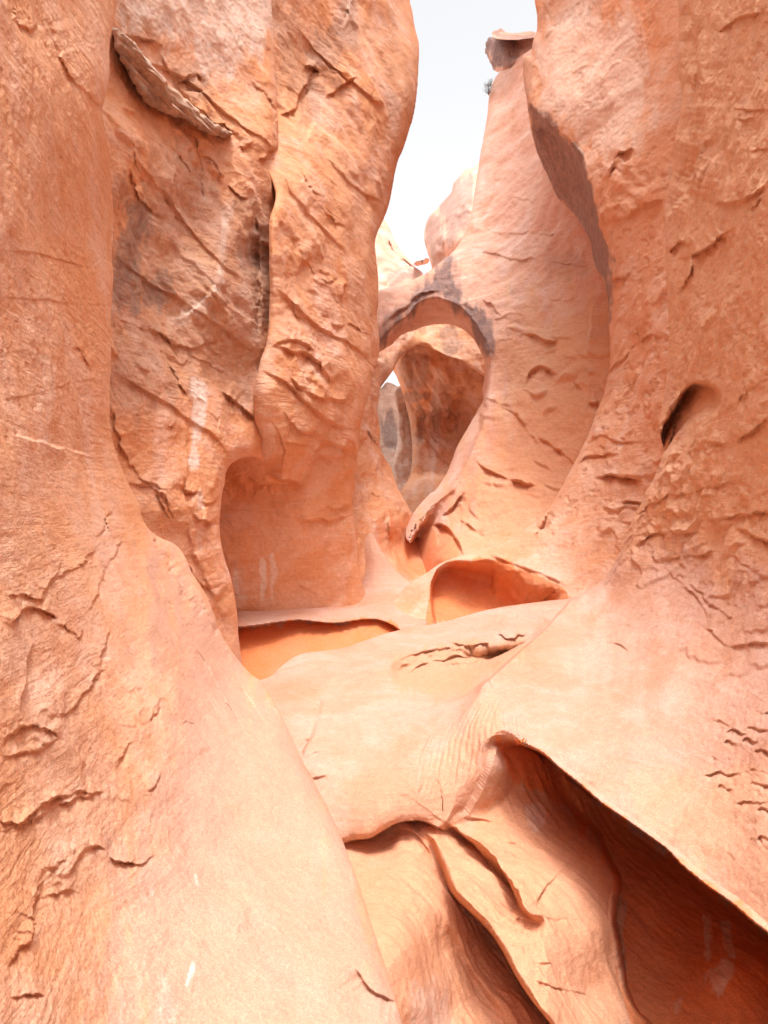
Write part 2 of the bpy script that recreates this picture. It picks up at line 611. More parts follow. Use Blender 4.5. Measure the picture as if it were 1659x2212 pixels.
MAIN, PALE, DEEP = (0.71, 0.40, 0.25), (0.76, 0.52, 0.41), (0.65, 0.315, 0.165)
STAIN = (0.30, 0.19, 0.14)
M_near = rock_material("sandstone_near", (0.71, 0.405, 0.245), (0.72, 0.485, 0.375), (0.66, 0.32, 0.165), STAIN, 1.0, (0.5, 0.2, 1.0))
M_smooth = rock_material("sandstone_smooth", (0.59, 0.345, 0.25), (0.63, 0.42, 0.34), (0.56, 0.29, 0.18), STAIN, 0.7, (0.35, -0.3, 1.0), 15.0)
M_mid = rock_material("sandstone_mid", (0.72, 0.39, 0.225), PALE, (0.66, 0.295, 0.14), (0.25, 0.17, 0.14), 1.2, (-0.4, 0.7, 1.0))
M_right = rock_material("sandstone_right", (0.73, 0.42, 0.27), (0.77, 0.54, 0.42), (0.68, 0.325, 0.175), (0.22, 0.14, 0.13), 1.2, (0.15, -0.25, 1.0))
M_slot = rock_material("sandstone_slot", (0.70, 0.385, 0.225), (0.76, 0.52, 0.40), (0.64, 0.29, 0.13), STAIN, 0.7, (0.9, -0.5, 0.6))
M_far = rock_material("sandstone_far", (0.72, 0.43, 0.325), (0.76, 0.54, 0.45), (0.64, 0.33, 0.22), (0.22, 0.15, 0.14), 1.0, (0.05, 0.06, 1.2))
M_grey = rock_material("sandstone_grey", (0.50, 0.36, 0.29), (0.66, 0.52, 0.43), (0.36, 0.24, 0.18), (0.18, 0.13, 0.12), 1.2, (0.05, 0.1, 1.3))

M_slab = rock_material("sandstone_slab", (0.62, 0.43, 0.32), (0.70, 0.55, 0.45), (0.50, 0.30, 0.19), (0.26, 0.18, 0.15), 1.2, (0.05, 0.1, 1.0))

# ------------------------------------------------------------------ relief functions
def nrm(v):
    v = np.array(v, float)
    return v / np.linalg.norm(v)

def plates(P, n, freq, warp, wscale, seed, cover=0.0, sharp=0.12):
    """broken overlapping beds: a saw profile across the bedding, alive in patches"""
    t = -(P @ nrm(n)) * freq + warp * fbm(P * wscale, 4, seed)
    k = np.floor(t); fr = t - k
    pr = np.minimum(fr / (1 - sharp), (1 - fr) / sharp)
    q = P * 4.0
    q = q + np.stack([k * 7.3, k * 3.1, k * 5.7], -1)
    amp = smooth(perlin(q, seed + 7) + cover, -0.05, 0.45)
    return pr * amp * 0.6 * smooth(perlin(P * wscale * 0.9, seed + 9), -0.25, 0.35)

def streaks(P, d, along, across, seed, octv=3):
    """grooves that run along direction d"""
    d = nrm(d)
    al = P @ d
    rest = P - al[:, None] * d
    return fbm(rest * across + al[:, None] * d * along, octv, seed)

def pits(P, scale, thr, seed):
    v = fbm(P * scale, 3, seed)
    return -smooth(v, thr, thr + 0.35)

# ------------------------------------------------------------------ the land round the canyon
def land(name, co, faces, mat, kind='structure'):
    me = bpy.data.meshes.new(name)
    me.from_pydata(co, [], faces)
    me.materials.append(mat)
    me.update()
    o = bpy.data.objects.new(name, me)
    C.objects.link(o)
    o["kind"] = kind
    return o

def grid_land(name, x0, x1, y0, y1, nx, ny, zf, mat, bottom=None):
    xs = np.linspace(x0, x1, nx); ys = np.linspace(y0, y1, ny)
    XX, YY = np.meshgrid(xs, ys)
    Z = zf(XX, YY)
    co = np.stack([XX, YY, Z], -1).reshape(-1, 3)
    i = np.arange(nx * ny).reshape(ny, nx)
    f = np.stack([i[:-1, :-1], i[:-1, 1:], i[1:, 1:], i[1:, :-1]], -1).reshape(-1, 4)
    return land(name, co.tolist(), f.tolist(), mat)

def zn(XX, YY, s, sd):
    return fbm(np.stack([XX * s, YY * s, XX * 0], -1), 4, sd)

grid_land("ground", -300, 300, -300, 300, 60, 60, lambda x, y: -3.2 + 0 * x, M_far)

# ------------------------------------------------------------------ near left wall
def tex_left(P, rg, X, Y):
    h = 0.030 * fbm(P * 1.6, 4, 11)
    up = smooth(-Y, -1150, -900)                       # hanging upper face: slanting flutes and dashes
    s1 = streaks(P, (0.55, 0.35, -1.0), 2.0, 14, 12)
    h += rg * up * (0.012 * s1 + 0.010 * pits(P * np.array([1, 1, .45]), 30, 0.12, 13))
    lo = 1 - up
    h += rg * lo * 0.040 * plates(P, (-0.65, 0.2, 1.0), 6.5, 1.6, 2.2, 14, 0.05)
    h += rg * lo * 0.013 * plates(P, (-0.5, 0.1, 1.0), 16, 1.8, 4.0, 15, -0.1)
    h += rg * (0.006 * fbm(P * 5, 3, 16) + 0.0015 * fbm(P * 24, 3, 17))
    h += 0.0012 * fbm(P * 60, 2, 18)
    return h

L1_out = [(285,-2600),(275,-900),(262,-420),(256,-200),(251,0),(243,60),(236,100),(236,160),(226,212),(221,238),(228,290),(236,345),(240,400),(245,450),(246,500),(242,560),
 (245,600),(240,680),(240,760),(237,850),(238,930),(250,980),(272,1035),(293,1078),(303,1096),(306,1118),(322,1145),(345,1161),(380,1178),(400,1203),(415,1238),
 (440,1278),(460,1323),(476,1368),(500,1408),(520,1433),(542,1455),(565,1471),(595,1519),(625,1579),(650,1634),(672,1684),(700,1739),(735,1809),(760,1869),
 (780,1919),(800,1984),(825,2059),(845,2130),(868,2212),(900,2330),(940,2500),(940,2620),(-360,2620),(-360,-2600)]
L1_d = [(245,-400,3.2),(245,0,3.1),(235,400,3.0),(238,800,2.9),(260,1000,2.9),(340,1150,3.15),(430,1260,3.25),(520,1430,3.2),(620,1560,2.85),(700,1740,2.4),
 (780,1920,2.05),(870,2212,1.65),(940,2500,1.4),(100,0,2.3),(0,0,1.9),(0,500,1.75),(120,500,2.3),(0,1000,1.55),(120,1000,2.1),(200,1000,2.55),(0,1500,1.35),
 (200,1500,1.8),(350,1500,2.2),(450,1500,2.6),(0,2000,1.15),(200,2000,1.4),(450,2000,1.65),(600,2000,1.75),(700,2000,1.85),(300,2200,1.35),(600,2200,1.5),
 (-350,500,1.2),(-350,1500,.95),(-350,2500,.75),(-350,-400,1.4),(300,2600,1.1),(600,2600,1.2),(120,180,2.25),(60,1250,1.6),(180,1250,2.05)]
L1_rough = [(0,0,.8),(120,300,.8),(230,500,.7),(0,800,1),(200,900,.8),(60,1200,1),(250,1150,.35),(100,1500,1),(300,1500,.5),(380,1350,.35),(480,1500,.25),(0,1800,1),(200,1800,.9),
 (330,1700,.5),(350,1900,.5),(450,1700,.15),(560,1700,.08),(600,2000,.06),(450,2000,.3),(300,2100,.6),(100,2100,.9),(700,2100,.05),(650,1750,.05),(780,2150,.05),(300,1250,.3)]
L1_feats = [
 ([(80,0),(120,70),(150,150),(190,200),(225,235)], .02, 40, -.02, 14, 5, 1),
 ([(25,0),(35,50),(60,66),(75,55),(72,20)], .012, 30, -.02, 12, 4, 1),
 ([(158,757),(172,752),(188,775),(205,805)], .012, 30, -.03, 10, 1.6, .4),
 ([(0,936),(50,945),(100,960),(150,972),(215,988)], -.006, 14, .022, 40, 3, .6),
 ([(0,865),(80,850),(150,828),(230,812)], .004, 10, -.004, 8, 1.5, .4),
 ([(0,540),(60,545),(130,560),(235,592)], .004, 14, -.006, 10, 1.5, .4),
 ([(0,640),(70,645),(150,655),(238,660)], .004, 14, -.006, 10, 1.5, .4),
 ([(300,1105),(318,1140),(340,1180),(375,1240),(410,1300),(450,1350),(500,1405)], -.05, 14, .004, 20, 4, 1.2),
 ([(0,1372),(20,1335),(50,1318),(78,1322),(105,1335),(115,1350)], .018, 45, -.03, 14, 1.6, .8),
 ([(110,1352),(140,1365),(165,1380),(175,1360),(160,1340)], .012, 30, -.018, 14, 1.6, 1),
 ([(0,1290),(40,1285),(70,1300),(95,1270),(130,1215)], .014, 30, -.018, 14, 1.6, 1.2),
 ([(95,1270),(130,1240),(180,1215),(210,1170)], .010, 30, -.012, 14, 1.6, 1.2),
 ([(180,1495),(205,1460),(225,1400),(235,1360)], .012, 26, -.02, 10, 1.6, 1.2),
 ([(90,1555),(150,1535),(175,1500),(200,1465)], .012, 26, -.016, 12, 1.6, 1.2),
 ([(0,1775),(45,1778),(75,1765),(105,1735),(150,1715),(190,1715),(230,1708)], .020, 46, -.022, 16, 1.8, .9),
 ([(0,1790),(50,1786),(85,1770),(118,1745),(165,1728),(210,1722)], .010, 16, -.010, 10, 1.6, 1.2),
 ([(150,1880),(185,1845),(205,1828),(225,1830),(245,1855),(275,1862),(310,1862),(335,1840)], .012, 36, -.018, 14, 1.6, 1),
 ([(80,1945),(105,1895),(140,1860),(165,1830)], .012, 36, -.014, 14, 1.6, 1.2),
 ([(75,1940),(120,1930),(150,1925),(180,1920)], .010, 30, -.012, 14, 1.6, 1.2),
 ([(0,2100),(25,2065),(60,2030),(75,1960),(110,1905)], .010, 40, -.014, 20, 1.8, 1.2),
 ([(320,1710),(335,1700),(350,1680),(352,1665)], .008, 20, -.010, 8, 1.5, .6),
 ([(395,1563),(405,1558),(412,1562),(428,1560)], .006, 14, -.014, 8, 1.5, .6),
 ([(300,1570),(320,1555),(340,1540),(342,1525)], .008, 20, -.014, 8, 1.5, .8),
 ([(250,1660),(270,1625),(285,1600)], .008, 20, -.010, 10, 1.5, 1),
 ([(0,2165),(40,2160),(80,2165)], .006, 20, -.010, 10, 1.5, 1),
 ([(752,2090),(765,2110),(790,2145),(820,2160),(860,2165)], .001, 10, -.022, 36, 2.5, .3),
 ([(200,1170),(215,1150),(228,1120),(225,1165)], .008, 20, -.012, 12, 1.5, 1),
 ([(172,1330),(205,1290),(230,1230),(262,1170),(270,1130)], .006, 26, -.012, 14, 2.5, 1.2),
 ([(0,1610),(30,1580),(60,1575),(85,1590),(110,1603)], .010, 30, -.014, 12, 1.6, 1.2),
 ([(0,1640),(40,1630),(80,1620),(110,1600)], .008, 26, -.012, 12, 1.6, 1.2),
]
for k in range(9):                                       # short slits that fan down the apron edge
    x = 330 + k * 21; y = 1215 + k * 38
    L1_feats.append(([(x, y), (x + 12, y + 26), (x + 26, y + 52)], .004, 12, -.012, 7, 1.5, .5))
    L1_feats.append(([(x + 52, y - 6), (x + 66, y + 22), (x + 84, y + 50)], .004, 12, -.010, 6, 1.5, .5))
for k in range(7):
    x = 470 + k * 11
    L1_feats.append(([(x - 60, 1440 + k * 9), (x - 25, 1490 + k * 8), (x + 5, 1545 + k * 4)], .003, 8, -.006, 6, 1.5, .4))
rock("near_left_wall", L1_out, L1_d, M_near, lambda P, rg, X, Y: tex_left(P, rg * .78, X, Y), rim=46, rim_aspect=1.2, thick=0.7, feats=L1_feats, rough=L1_rough, seed=1,
     parts=[("apron", [(305,1090),(300,1250),(330,1420),(380,1560),(400,1700),(420,1850),(430,2000),(450,2212),(470,2700),(1000,2700),(1000,1500),(480,1300)], "smooth pale apron flaring out at the foot of the wall")],
     pale=[([(95,770),(120,790),(112,860),(100,950),(92,950),(96,860)],8,.35),([(404,2110),(414,2090),(415,2110),(400,2130)],3,.9),([(345,2130),(360,2110),(380,2180),(360,2230),(340,2230)],6,.3),
           ([(245,2130),(262,2120),(270,2200),(240,2220)],8,.25),([(322,1920),(332,1915),(328,1945),(315,1950)],4,.7),([(420,1885),(430,1890),(428,1915),(420,1905)],3,.7)],
     tints=[([(330,1160),(470,1350),(640,1580),(760,1830),(960,2500),(960,2700),(230,2700),(240,2150),(300,1850),(360,1500)],50,.95,(.58,.345,.255))],
     label="pale orange rock wall flaring out into a smooth apron along the left edge", cat="rock wall")

# ------------------------------------------------------------------ second left wall and its peeled slab
def tex_mid(P, rg, X, Y):
    h = 0.05 * fbm(P * 1.1, 4, 21)
    h += rg * 0.05 * plates(P, (0.75, 0.2, 0.9), 3.6, 1.3, 1.3, 22, 0.05, .08)
    h += rg * 0.025 * plates(P, (0.8, 0.2, 0.8), 10, 1.5, 2.0, 23, 0.0, .1)
    h += rg * (0.010 * fbm(P * 3.5, 3, 24) + 0.003 * fbm(P * 14, 3, 25) + 0.014 * streaks(P, (0.55, 0.45, -0.75), 1.2, 11, 27) * smooth(-Y, -1050, -700))
    h += 0.003 * fbm(P * 40, 2, 26)
    return h

L2_out = [(130,-1500),(606,-1500),(588,-100),(584,0),(592,100),(597,200),(599,255),(600,310),(597,328),(602,350),(605,420),(612,560),(612,900),(600,950),(580,987),(570,996),(548,987),(522,989),(502,1000),
 (490,1018),(484,1050),(478,1090),(474,1130),(476,1170),(484,1208),(495,1240),(502,1268),(508,1305),(514,1345),(517,1385),(523,1432),(532,1490),(532,1580),(130,1580)]
L2_d = [(160,-400,4.0),(560,-400,5.9),(200,0,4.0),(400,0,4.8),(580,0,5.7),(200,500,3.9),(350,200,4.6),(450,350,4.9),(540,300,5.2),(595,300,5.5),(400,500,4.75),(500,520,5.0),(560,560,5.45),(605,560,5.6),
 (300,800,4.2),(440,800,4.8),(540,800,5.25),(600,800,5.5),(430,640,4.75),(480,610,4.8),(400,950,4.55),(480,950,4.9),(575,985,5.45),(300,1000,4.2),(430,1090,4.5),(470,1090,4.75),(330,1150,4.3),(420,1250,4.55),(495,1260,4.85),(515,1400,4.9),(400,1500,4.5),(150,1500,3.8),(540,950,5.2),(260,300,4.1)]
L2_feats = [
 ([(300,130),(380,150),(470,215),(560,300),(596,330)], .02, 50, -.03, 24, 2.5, .15),
 ([(260,290),(330,400),(420,500),(500,580),(560,640)], .018, 44, -.02, 30, 3.5, .15),
 ([(250,560),(330,610),(400,650),(470,700),(555,770)], .018, 44, -.02, 30, 3.5, .15),
 ([(245,800),(320,850),(400,905),(470,960),(490,985)], .02, 40, -.02, 24, 2.5, .15),
 # peeled slab hanging across the top left and its shadowed underside
 ([(244,62),(262,120),(290,170),(320,205),(345,222),(385,240),(420,262),(455,285),(490,293)], -.16, 22, .03, 50, 2, .6),
 ([(278,75),(310,80),(345,92),(365,105)], .03, 26, -.04, 10, 1.8, .6),
 ([(345,92),(380,150),(410,210),(445,245),(495,285)], .02, 20, -.015, 14, 2, .8),
 ([(265,90),(300,140),(345,190),(395,235)], .012, 12, -.015, 7, 1.6, 1),
 ([(285,105),(320,150),(365,205)], .012, 12, -.012, 7, 1.6, 1),
 ([(390,175),(420,160),(440,155),(455,170)], .02, 26, -.05, 16, 1.8, .8),
 ([(395,190),(430,195),(465,192)], -.02, 10, .02, 20, 1.8, 1),
 ([(455,255),(490,262),(515,285),(525,305)], .02, 20, -.03, 12, 1.6, 1),
 ([(520,315),(535,318),(545,300)], .02, 20, -.03, 12, 1.6, 1),
 ([(545,170),(570,190),(590,230),(598,290)], .02, 30, -.02, 20, 2, 1),
 ([(555,350),(570,345),(580,325),(598,320)], .05, 26, -.06, 18, 1.8, .8),
 ([(395,262),(420,290),(432,310),(438,330)], .02, 26, -.03, 10, 1.6, .8),
 ([(438,330),(460,345),(475,370),(485,400)], .02, 24, -.03, 10, 1.6, .9),
 ([(430,310),(438,345),(442,380),(445,430)], .012, 18, -.02, 8, 1.6, .9),
 ([(385,330),(405,355),(412,385)], .012, 18, -.02, 8, 1.6, .9),
 ([(492,395),(505,415),(520,428),(538,427)], .03, 30, -.05, 10, 1.6, .8),
 ([(275,360),(290,400),(305,440),(345,470)], .02, 26, -.03, 10, 1.6, 1),
 ([(355,445),(375,465),(390,475)], .01, 18, -.015, 8, 1.6, 1),
 ([(262,265),(280,310),(298,370),(312,420)], .015, 26, -.012, 14, 2, 1),
 # spur with a crest in the middle
 ([(375,690),(420,670),(445,645),(470,618),(485,605)], .015, 20, .05, 40, 6, .7),
 ([(470,620),(500,650),(530,680),(560,700)], -.02, 26, .03, 26, 6, .7),
 ([(545,450),(555,500),(562,600),(565,720)], .03, 40, -.09, 16, 5, .5),
 ([(240,680),(300,705),(360,722),(420,765),(480,800),(550,838)], .008, 16, -.008, 14, 1.6, .7),
 ([(320,700),(370,735),(410,750),(480,740)], .02, 26, -.02, 16, 2, 1.2),
 ([(480,848),(515,870),(552,906)], .05, 30, -.05, 14, 1.6, .5),
 ([(370,790),(385,820),(398,865)], .02, 20, -.02, 12, 1.8, 1),
 ([(242,875),(250,940),(280,1000),(310,1035),(345,1052),(365,1060)], .02, 26, -.025, 10, 1.6, 1),
 ([(280,1045),(320,1050),(360,1080),(372,1130)], .02, 30, -.03, 12, 1.8, 1),
 ([(340,1060),(352,1100),(366,1130)], .01, 16, -.018, 8, 1.6, 1),
 ([(352,920),(368,925),(372,940)], .012, 16, -.02, 8, 1.6, 1),
 ([(402,1035),(400,1065),(415,1062),(437,1065),(440,1080)], .02, 16, -.05, 10, 1.6, .6),
 ([(440,1080),(450,1090),(470,1075),(480,1070)], .012, 16, -.03, 7, 1.6, .6),
 ([(418,1112),(430,1125),(450,1127),(468,1120)], .04, 26, -.05, 12, 1.8, .5),
 ([(435,1122),(452,1128),(466,1122)], .02, 16, -.03, 8, 1.6, .8),
 ([(400,860),(402,950),(403,1040)], -.012, 10, .014, 10, 3, .8),
 ([(470,905),(465,930),(455,970)], .01, 14, -.01, 10, 2, .8),
 ([(400,1120),(420,1200),(460,1290),(490,1340)], .03, 36, -.01, 30, 6, .7),
 ([(395,1210),(430,1260),(470,1290)], .01, 16, -.018, 10, 1.6, 1),
]
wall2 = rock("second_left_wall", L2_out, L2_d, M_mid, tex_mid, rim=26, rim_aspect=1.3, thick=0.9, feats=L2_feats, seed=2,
     rough=[(250,100,.8),(450,50,.5),(400,300,1),(300,500,1),(500,500,.9),(300,800,1),(480,700,1),(500,900,.5),(300,1050,.8),(430,1050,.8),(420,1250,.45),(500,1300,.35)],
     stain_and_shade=[([(240,400),(320,380),(480,420),(590,440),(585,680),(560,860),(480,880),(380,800),(240,900)],40,.42),([(262,470),(290,420),(310,440),(315,520),(330,580),(370,570),(380,620),(360,680),(320,660),(290,680),(240,640),(240,520)],16,.85),
             ([(390,690),(440,660),(500,670),(560,700),(562,780),(552,880),(500,880),(440,800),(400,740)],26,.42),
             ([(515,540),(540,490),(556,460),(585,460),(585,690),(560,700),(525,620)],16,.55),
             ([(240,690),(330,690),(370,760),(400,830),(330,900),(240,900)],30,.38),
             ([(270,30),(310,10),(380,30),(390,70),(330,85),(285,70)],12,.35),
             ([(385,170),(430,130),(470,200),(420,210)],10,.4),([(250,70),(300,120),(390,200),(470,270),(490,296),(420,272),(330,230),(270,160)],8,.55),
             ([(300,330),(380,330),(470,400),(480,470),(420,440),(330,420)],22,.35)],
     pale=[([(262,-60),(575,-60),(572,110),(480,135),(390,95),(330,60),(285,60)],30,.8),([(408,830),(425,822),(442,845),(436,900),(425,960),(418,1010),(404,1005),(406,920)],6,1.0),([(430,1065),(442,1065),(443,1095),(433,1095)],3,.7),([(425,1130),(436,1130),(434,1190),(428,1190)],4,.4),  # first patch paints sunlight along the wall top
           ([(490,440),(498,430),(492,520),(482,600),(474,600),(484,520)],5,.45),([(380,690),(470,615),(485,605),(480,620),(420,690)],5,.5)],
     label="stained brown and orange wall with a peeled slab near its top, second from the left", cat="rock wall")

SLAB = [(242,60),(256,66),(278,84),(305,112),(335,150),(372,190),(412,222),(450,258),(478,276),(500,287),(488,298),(462,294),(430,280),(408,262),(385,256),(352,243),(322,226),(292,195),(264,145),(246,98)]
def tex_slab(P, rg, X, Y):
    u = (X - 242) * .75 + (Y - 60) * .66; v = (X - 242) * -.66 + (Y - 60) * .75
    q = np.stack([u / 90, v / 7.5, 0 * u], -1)
    return 0.05 * plates(P, (0.66, 0.3, 0.75), 9, 1.0, 2, 31, .4, .1) + 0.030 * fbm(q, 3, 27) + 0.02 * fbm(P * 4, 3, 28) + .004 * fbm(P * 20, 2, 29)
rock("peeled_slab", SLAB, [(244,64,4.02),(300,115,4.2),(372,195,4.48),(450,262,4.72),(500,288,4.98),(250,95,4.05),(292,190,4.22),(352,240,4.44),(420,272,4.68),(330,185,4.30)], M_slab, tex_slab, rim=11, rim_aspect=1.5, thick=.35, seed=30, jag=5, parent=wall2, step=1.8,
     stain_and_shade=[([(244,95),(292,180),(352,232),(420,265),(490,292),(488,302),(420,285),(340,250),(280,205),(246,130)],6,.6)], pale=[([(250,64),(310,112),(372,186),(340,170),(290,110)],6,.5)])  # darker along the underside, paler along the top edge

# ------------------------------------------------------------------ tall left wall that meets the sky
def tex_l3(P, rg, X, Y):
    h = 0.06 * fbm(P * 0.9, 4, 31)
    h += rg * 0.06 * plates(P, (0.6, 0.2, 0.95), 2.6, 1.2, 1.0, 32, 0.0, .08)
    h += rg * 0.03 * plates(P, (0.45, 0.2, 1.0), 7, 1.4, 1.6, 33, 0.0, .1)
    h += rg * (0.012 * fbm(P * 3, 3, 34) + 0.003 * fbm(P * 12, 3, 35) + 0.014 * streaks(P, (0.6, 0.5, -0.6), 1.0, 9, 37) * smooth(-Y, -1050, -700))
    h += 0.003 * fbm(P * 30, 2, 36)
    return h

L3_out = [(520,-1500),(872,-1500),(880,-900),(884,-420),(882,-100),(885,0),(890,20),(897,60),(905,95),(903,140),(899,190),(888,260),(870,320),(858,350),(848,400),(840,440),(828,475),(815,505),(810,525),(813,560),(818,600),(818,640),
 (815,690),(820,740),(817,770),(805,815),(798,845),(788,880),(778,930),(772,990),(766,1050),(763,1100),(768,1150),(772,1200),(780,1245),(792,1290),(800,1310),(812,1330),(812,1420),(420,1420),(420,968),(540,962),(563,955),(558,930),
 (550,908),(549,880),(548,843),(560,783),(573,745),(580,690),(582,560),(583,475),(597,420),(578,372),(540,335)]
L3_d = [(590,-400,6.2),(884,-400,8.2),(585,0,5.78),(562,150,5.8),(700,0,6.3),(885,0,7.6),(620,250,5.9),(740,250,6.4),(900,190,7.4),(600,420,5.25),(680,420,5.7),(800,450,6.7),(585,560,5.1),(650,600,5.5),(740,600,6.0),(815,600,6.8),
 (575,745,5.1),(650,800,5.4),(740,800,5.9),(815,770,6.8),(550,900,5.1),(640,950,5.4),(700,950,5.7),(770,990,6.4),(560,960,5.25),(480,1000,5.7),(430,1100,5.7),(560,1060,5.75),(650,1100,5.85),(760,1100,6.4),(500,1300,5.9),(650,1300,6.15),(780,1250,6.6),(800,1310,6.7),
 (650,1400,6.3),(470,1400,6.1)]
L3_feats = [
 ([(602,345),(630,400),(665,450),(700,490),(760,560)], .02, 40, -.025, 30, 3, .15),
 ([(590,620),(630,655),(690,710),(750,740),(805,790)], .03, 50, -.03, 26, 2.5, .15),
 ([(565,800),(620,835),(680,890),(735,920),(775,930)], .03, 44, -.03, 22, 2.2, .15),
 ([(640,60),(700,130),(760,190),(830,240)], .03, 50, -.03, 30, 3, .15),
 ([(700,330),(740,380),(790,420),(830,440)], .02, 40, -.025, 26, 3, .15),
 ([(575,1030),(600,1040),(630,1043),(655,1046),(668,1020),(685,985),(700,955)], .10, 70, -.12, 34, 1.8, .15),
 ([(484,1048),(500,1035),(515,1045),(545,1050),(580,1052),(620,1048)], .03, 26, -.04, 14, 1.8, .5),
 ([(500,1025),(520,1030),(545,1048),(590,1058)], .02, 16, -.02, 9, 1.6, 1),
 ([(700,955),(730,962),(765,975)], .05, 40, -.06, 18, 1.8, .8),
 ([(690,985),(720,990),(765,985),(768,1010)], .03, 30, -.04, 14, 1.8, .9),
 ([(590,745),(620,760),(660,765),(690,790),(720,830)], .04, 40, -.05, 20, 2.5, .7),
 ([(580,750),(600,740),(640,742),(680,760)], .02, 26, -.03, 12, 1.8, .9),
 ([(620,815),(660,850),(700,862),(740,865),(760,850)], .03, 40, -.035, 18, 2.5, .9),
 ([(612,890),(640,928),(690,940),(695,930)], .02, 26, -.03, 12, 1.6, .7),
 ([(600,950),(640,960),(680,970)], .02, 20, -.02, 10, 1.6, .9),
 ([(625,655),(640,680),(655,690)], .02, 26, -.03, 12, 1.8, .7),
 ([(700,690),(730,705),(760,700),(790,730)], .02, 26, -.03, 12, 1.8, .9),
 ([(690,600),(710,612),(730,598)], .02, 20, -.03, 10, 1.6, .8),
 ([(600,255),(630,245),(645,215),(655,190),(675,170)], .04, 30, -.05, 16, 2, .9),
 ([(650,215),(670,180),(675,150),(685,140)], .03, 26, -.05, 16, 2, .9),
 ([(655,325),(665,290),(680,260)], -.03, 20, .03, 30, 5, .9),
 ([(700,215),(740,185),(770,165)], .04, 40, -.05, 20, 2.2, .9),
 ([(740,60),(752,20),(765,-30)], -.06, 20, .04, 30, 3, .7),
 ([(655,140),(680,150),(690,170)], .03, 30, -.04, 14, 2, .9),
 ([(690,440),(730,480),(760,500)], .015, 26, -.025, 14, 2, .9),
 ([(640,340),(670,400),(700,430)], .02, 30, -.02, 16, 3, .9),
 ([(640,500),(660,560),(690,600)], .015, 30, -.02, 18, 3, 1),
 ([(735,1110),(745,1095),(765,1090)], .03, 20, -.03, 12, 1.8, .9),
 ([(640,1130),(690,1120),(720,1130),(765,1110)], .02, 40, -.025, 16, 2, .9),
 ([(610,1160),(650,1130),(690,1122)], .008, 26, -.012, 14, 2, .9),
 ([(770,1190),(790,1180),(800,1200)], .02, 20, -.03, 12, 1.8, .9),
 ([(597,420),(588,500),(586,600),(586,700)], .02, 26, .0, 16, 3, .5),
]
rock("tall_left_wall", L3_out, L3_d, M_mid, tex_l3, rim=36, rim_aspect=1.3, thick=1.4, feats=L3_feats, seed=3,
     rough=[(600,0,.6),(700,150,1),(850,100,.5),(700,400,.7),(650,600,.6),(750,750,1),(650,850,1),(720,980,1),(600,1000,.7),(550,1060,.7),(650,1200,.22),(750,1100,.8),(600,1280,.15),(780,1280,.3),(850,350,.5)],
     stain_and_shade=[([(575,0),(600,-20),(640,60),(640,200),(605,240),(598,150)],20,.35),([(800,60),(850,0),(890,60),(890,200),(850,300),(820,200)],30,.25),([(640,120),(690,60),(740,40),(770,90),(720,180),(680,260),(640,240)],24,.45),([(745,-20),(775,-20),(770,60),(748,70)],8,.5)],
     pale=[([(560,1215),(568,1212),(570,1270),(562,1300)],2,.8),([(584,1200),(590,1198),(588,1295),(584,1300)],2,.8),([(505,1230),(512,1240),(520,1275),(555,1280),(556,1292),(515,1295),(506,1270)],5,.8),
           ([(560,915),(580,930),(590,980),(575,1000),(563,960)],8,.5)],
     label="tall left wall against the sky with a broken slab and hollow at its foot", cat="rock wall")

# ------------------------------------------------------------------ canyon floor: bench, chute and pothole
def tex_floor(P, rg, X, Y):
    return 0.02 * fbm(P * 1.3, 3, 41) + 0.004 * fbm(P * 7, 4, 42) + 0.001 * fbm(P * 40, 2, 43)

FL_out = [(400,1280),(600,1284),(740,1280),(758,1200),(775,1163),(800,1150),(815,1172),(835,1205),(859,1236),(889,1258),(902,1254),(920,1300),(920,1420),(890,1480),(640,1570),(400,1570)]
FL_d = [(420,1290,6.7),(600,1290,6.75),(600,1308,6.2),(760,1290,6.9),(800,1175,7.1),(859,1236,6.95),(887,1258,6.8),(950,1290,6.5),(840,1310,6.3),(866,1358,5.75),(500,1355,5.55),(640,1339,5.7),(760,1340,5.85),(700,1312,6.3),(500,1310,6.05),(790,1240,6.95),(815,1290,6.55),(790,1330,6.0)]
FL_cut = [(390,1368),(470,1360),(520,1354),(560,1349),(600,1343),(645,1338),(685,1342),(725,1345),(769,1339),(803,1336),(837,1344),(866,1361),(930,1400),(990,1430)]
rock("canyon_floor", FL_out, FL_d, M_smooth, tex_floor, rim=10, thick=0.6, seed=4, step=2.4,
     splits=[dict(line=FL_cut, width=[1.5,1.5], sign=1, snap=1, depth=[(400,1370,5.7),(520,1370,5.72),(700,1350,5.92),(850,1362,5.92),(520,1450,5.42),(700,1420,5.5),(560,1500,5.2),(860,1430,5.6),(950,1430,5.7)])],
     feats=[([(887,1257),(862,1285),(842,1306),(846,1335),(866,1358)], -.03, 22, -.03, 16, 6, .3)],
     fresh_bounce=[([(400,1370),(520,1356),(645,1341),(725,1347),(803,1338),(866,1362),(900,1500),(400,1580)],2,.95)],
     kind='structure')

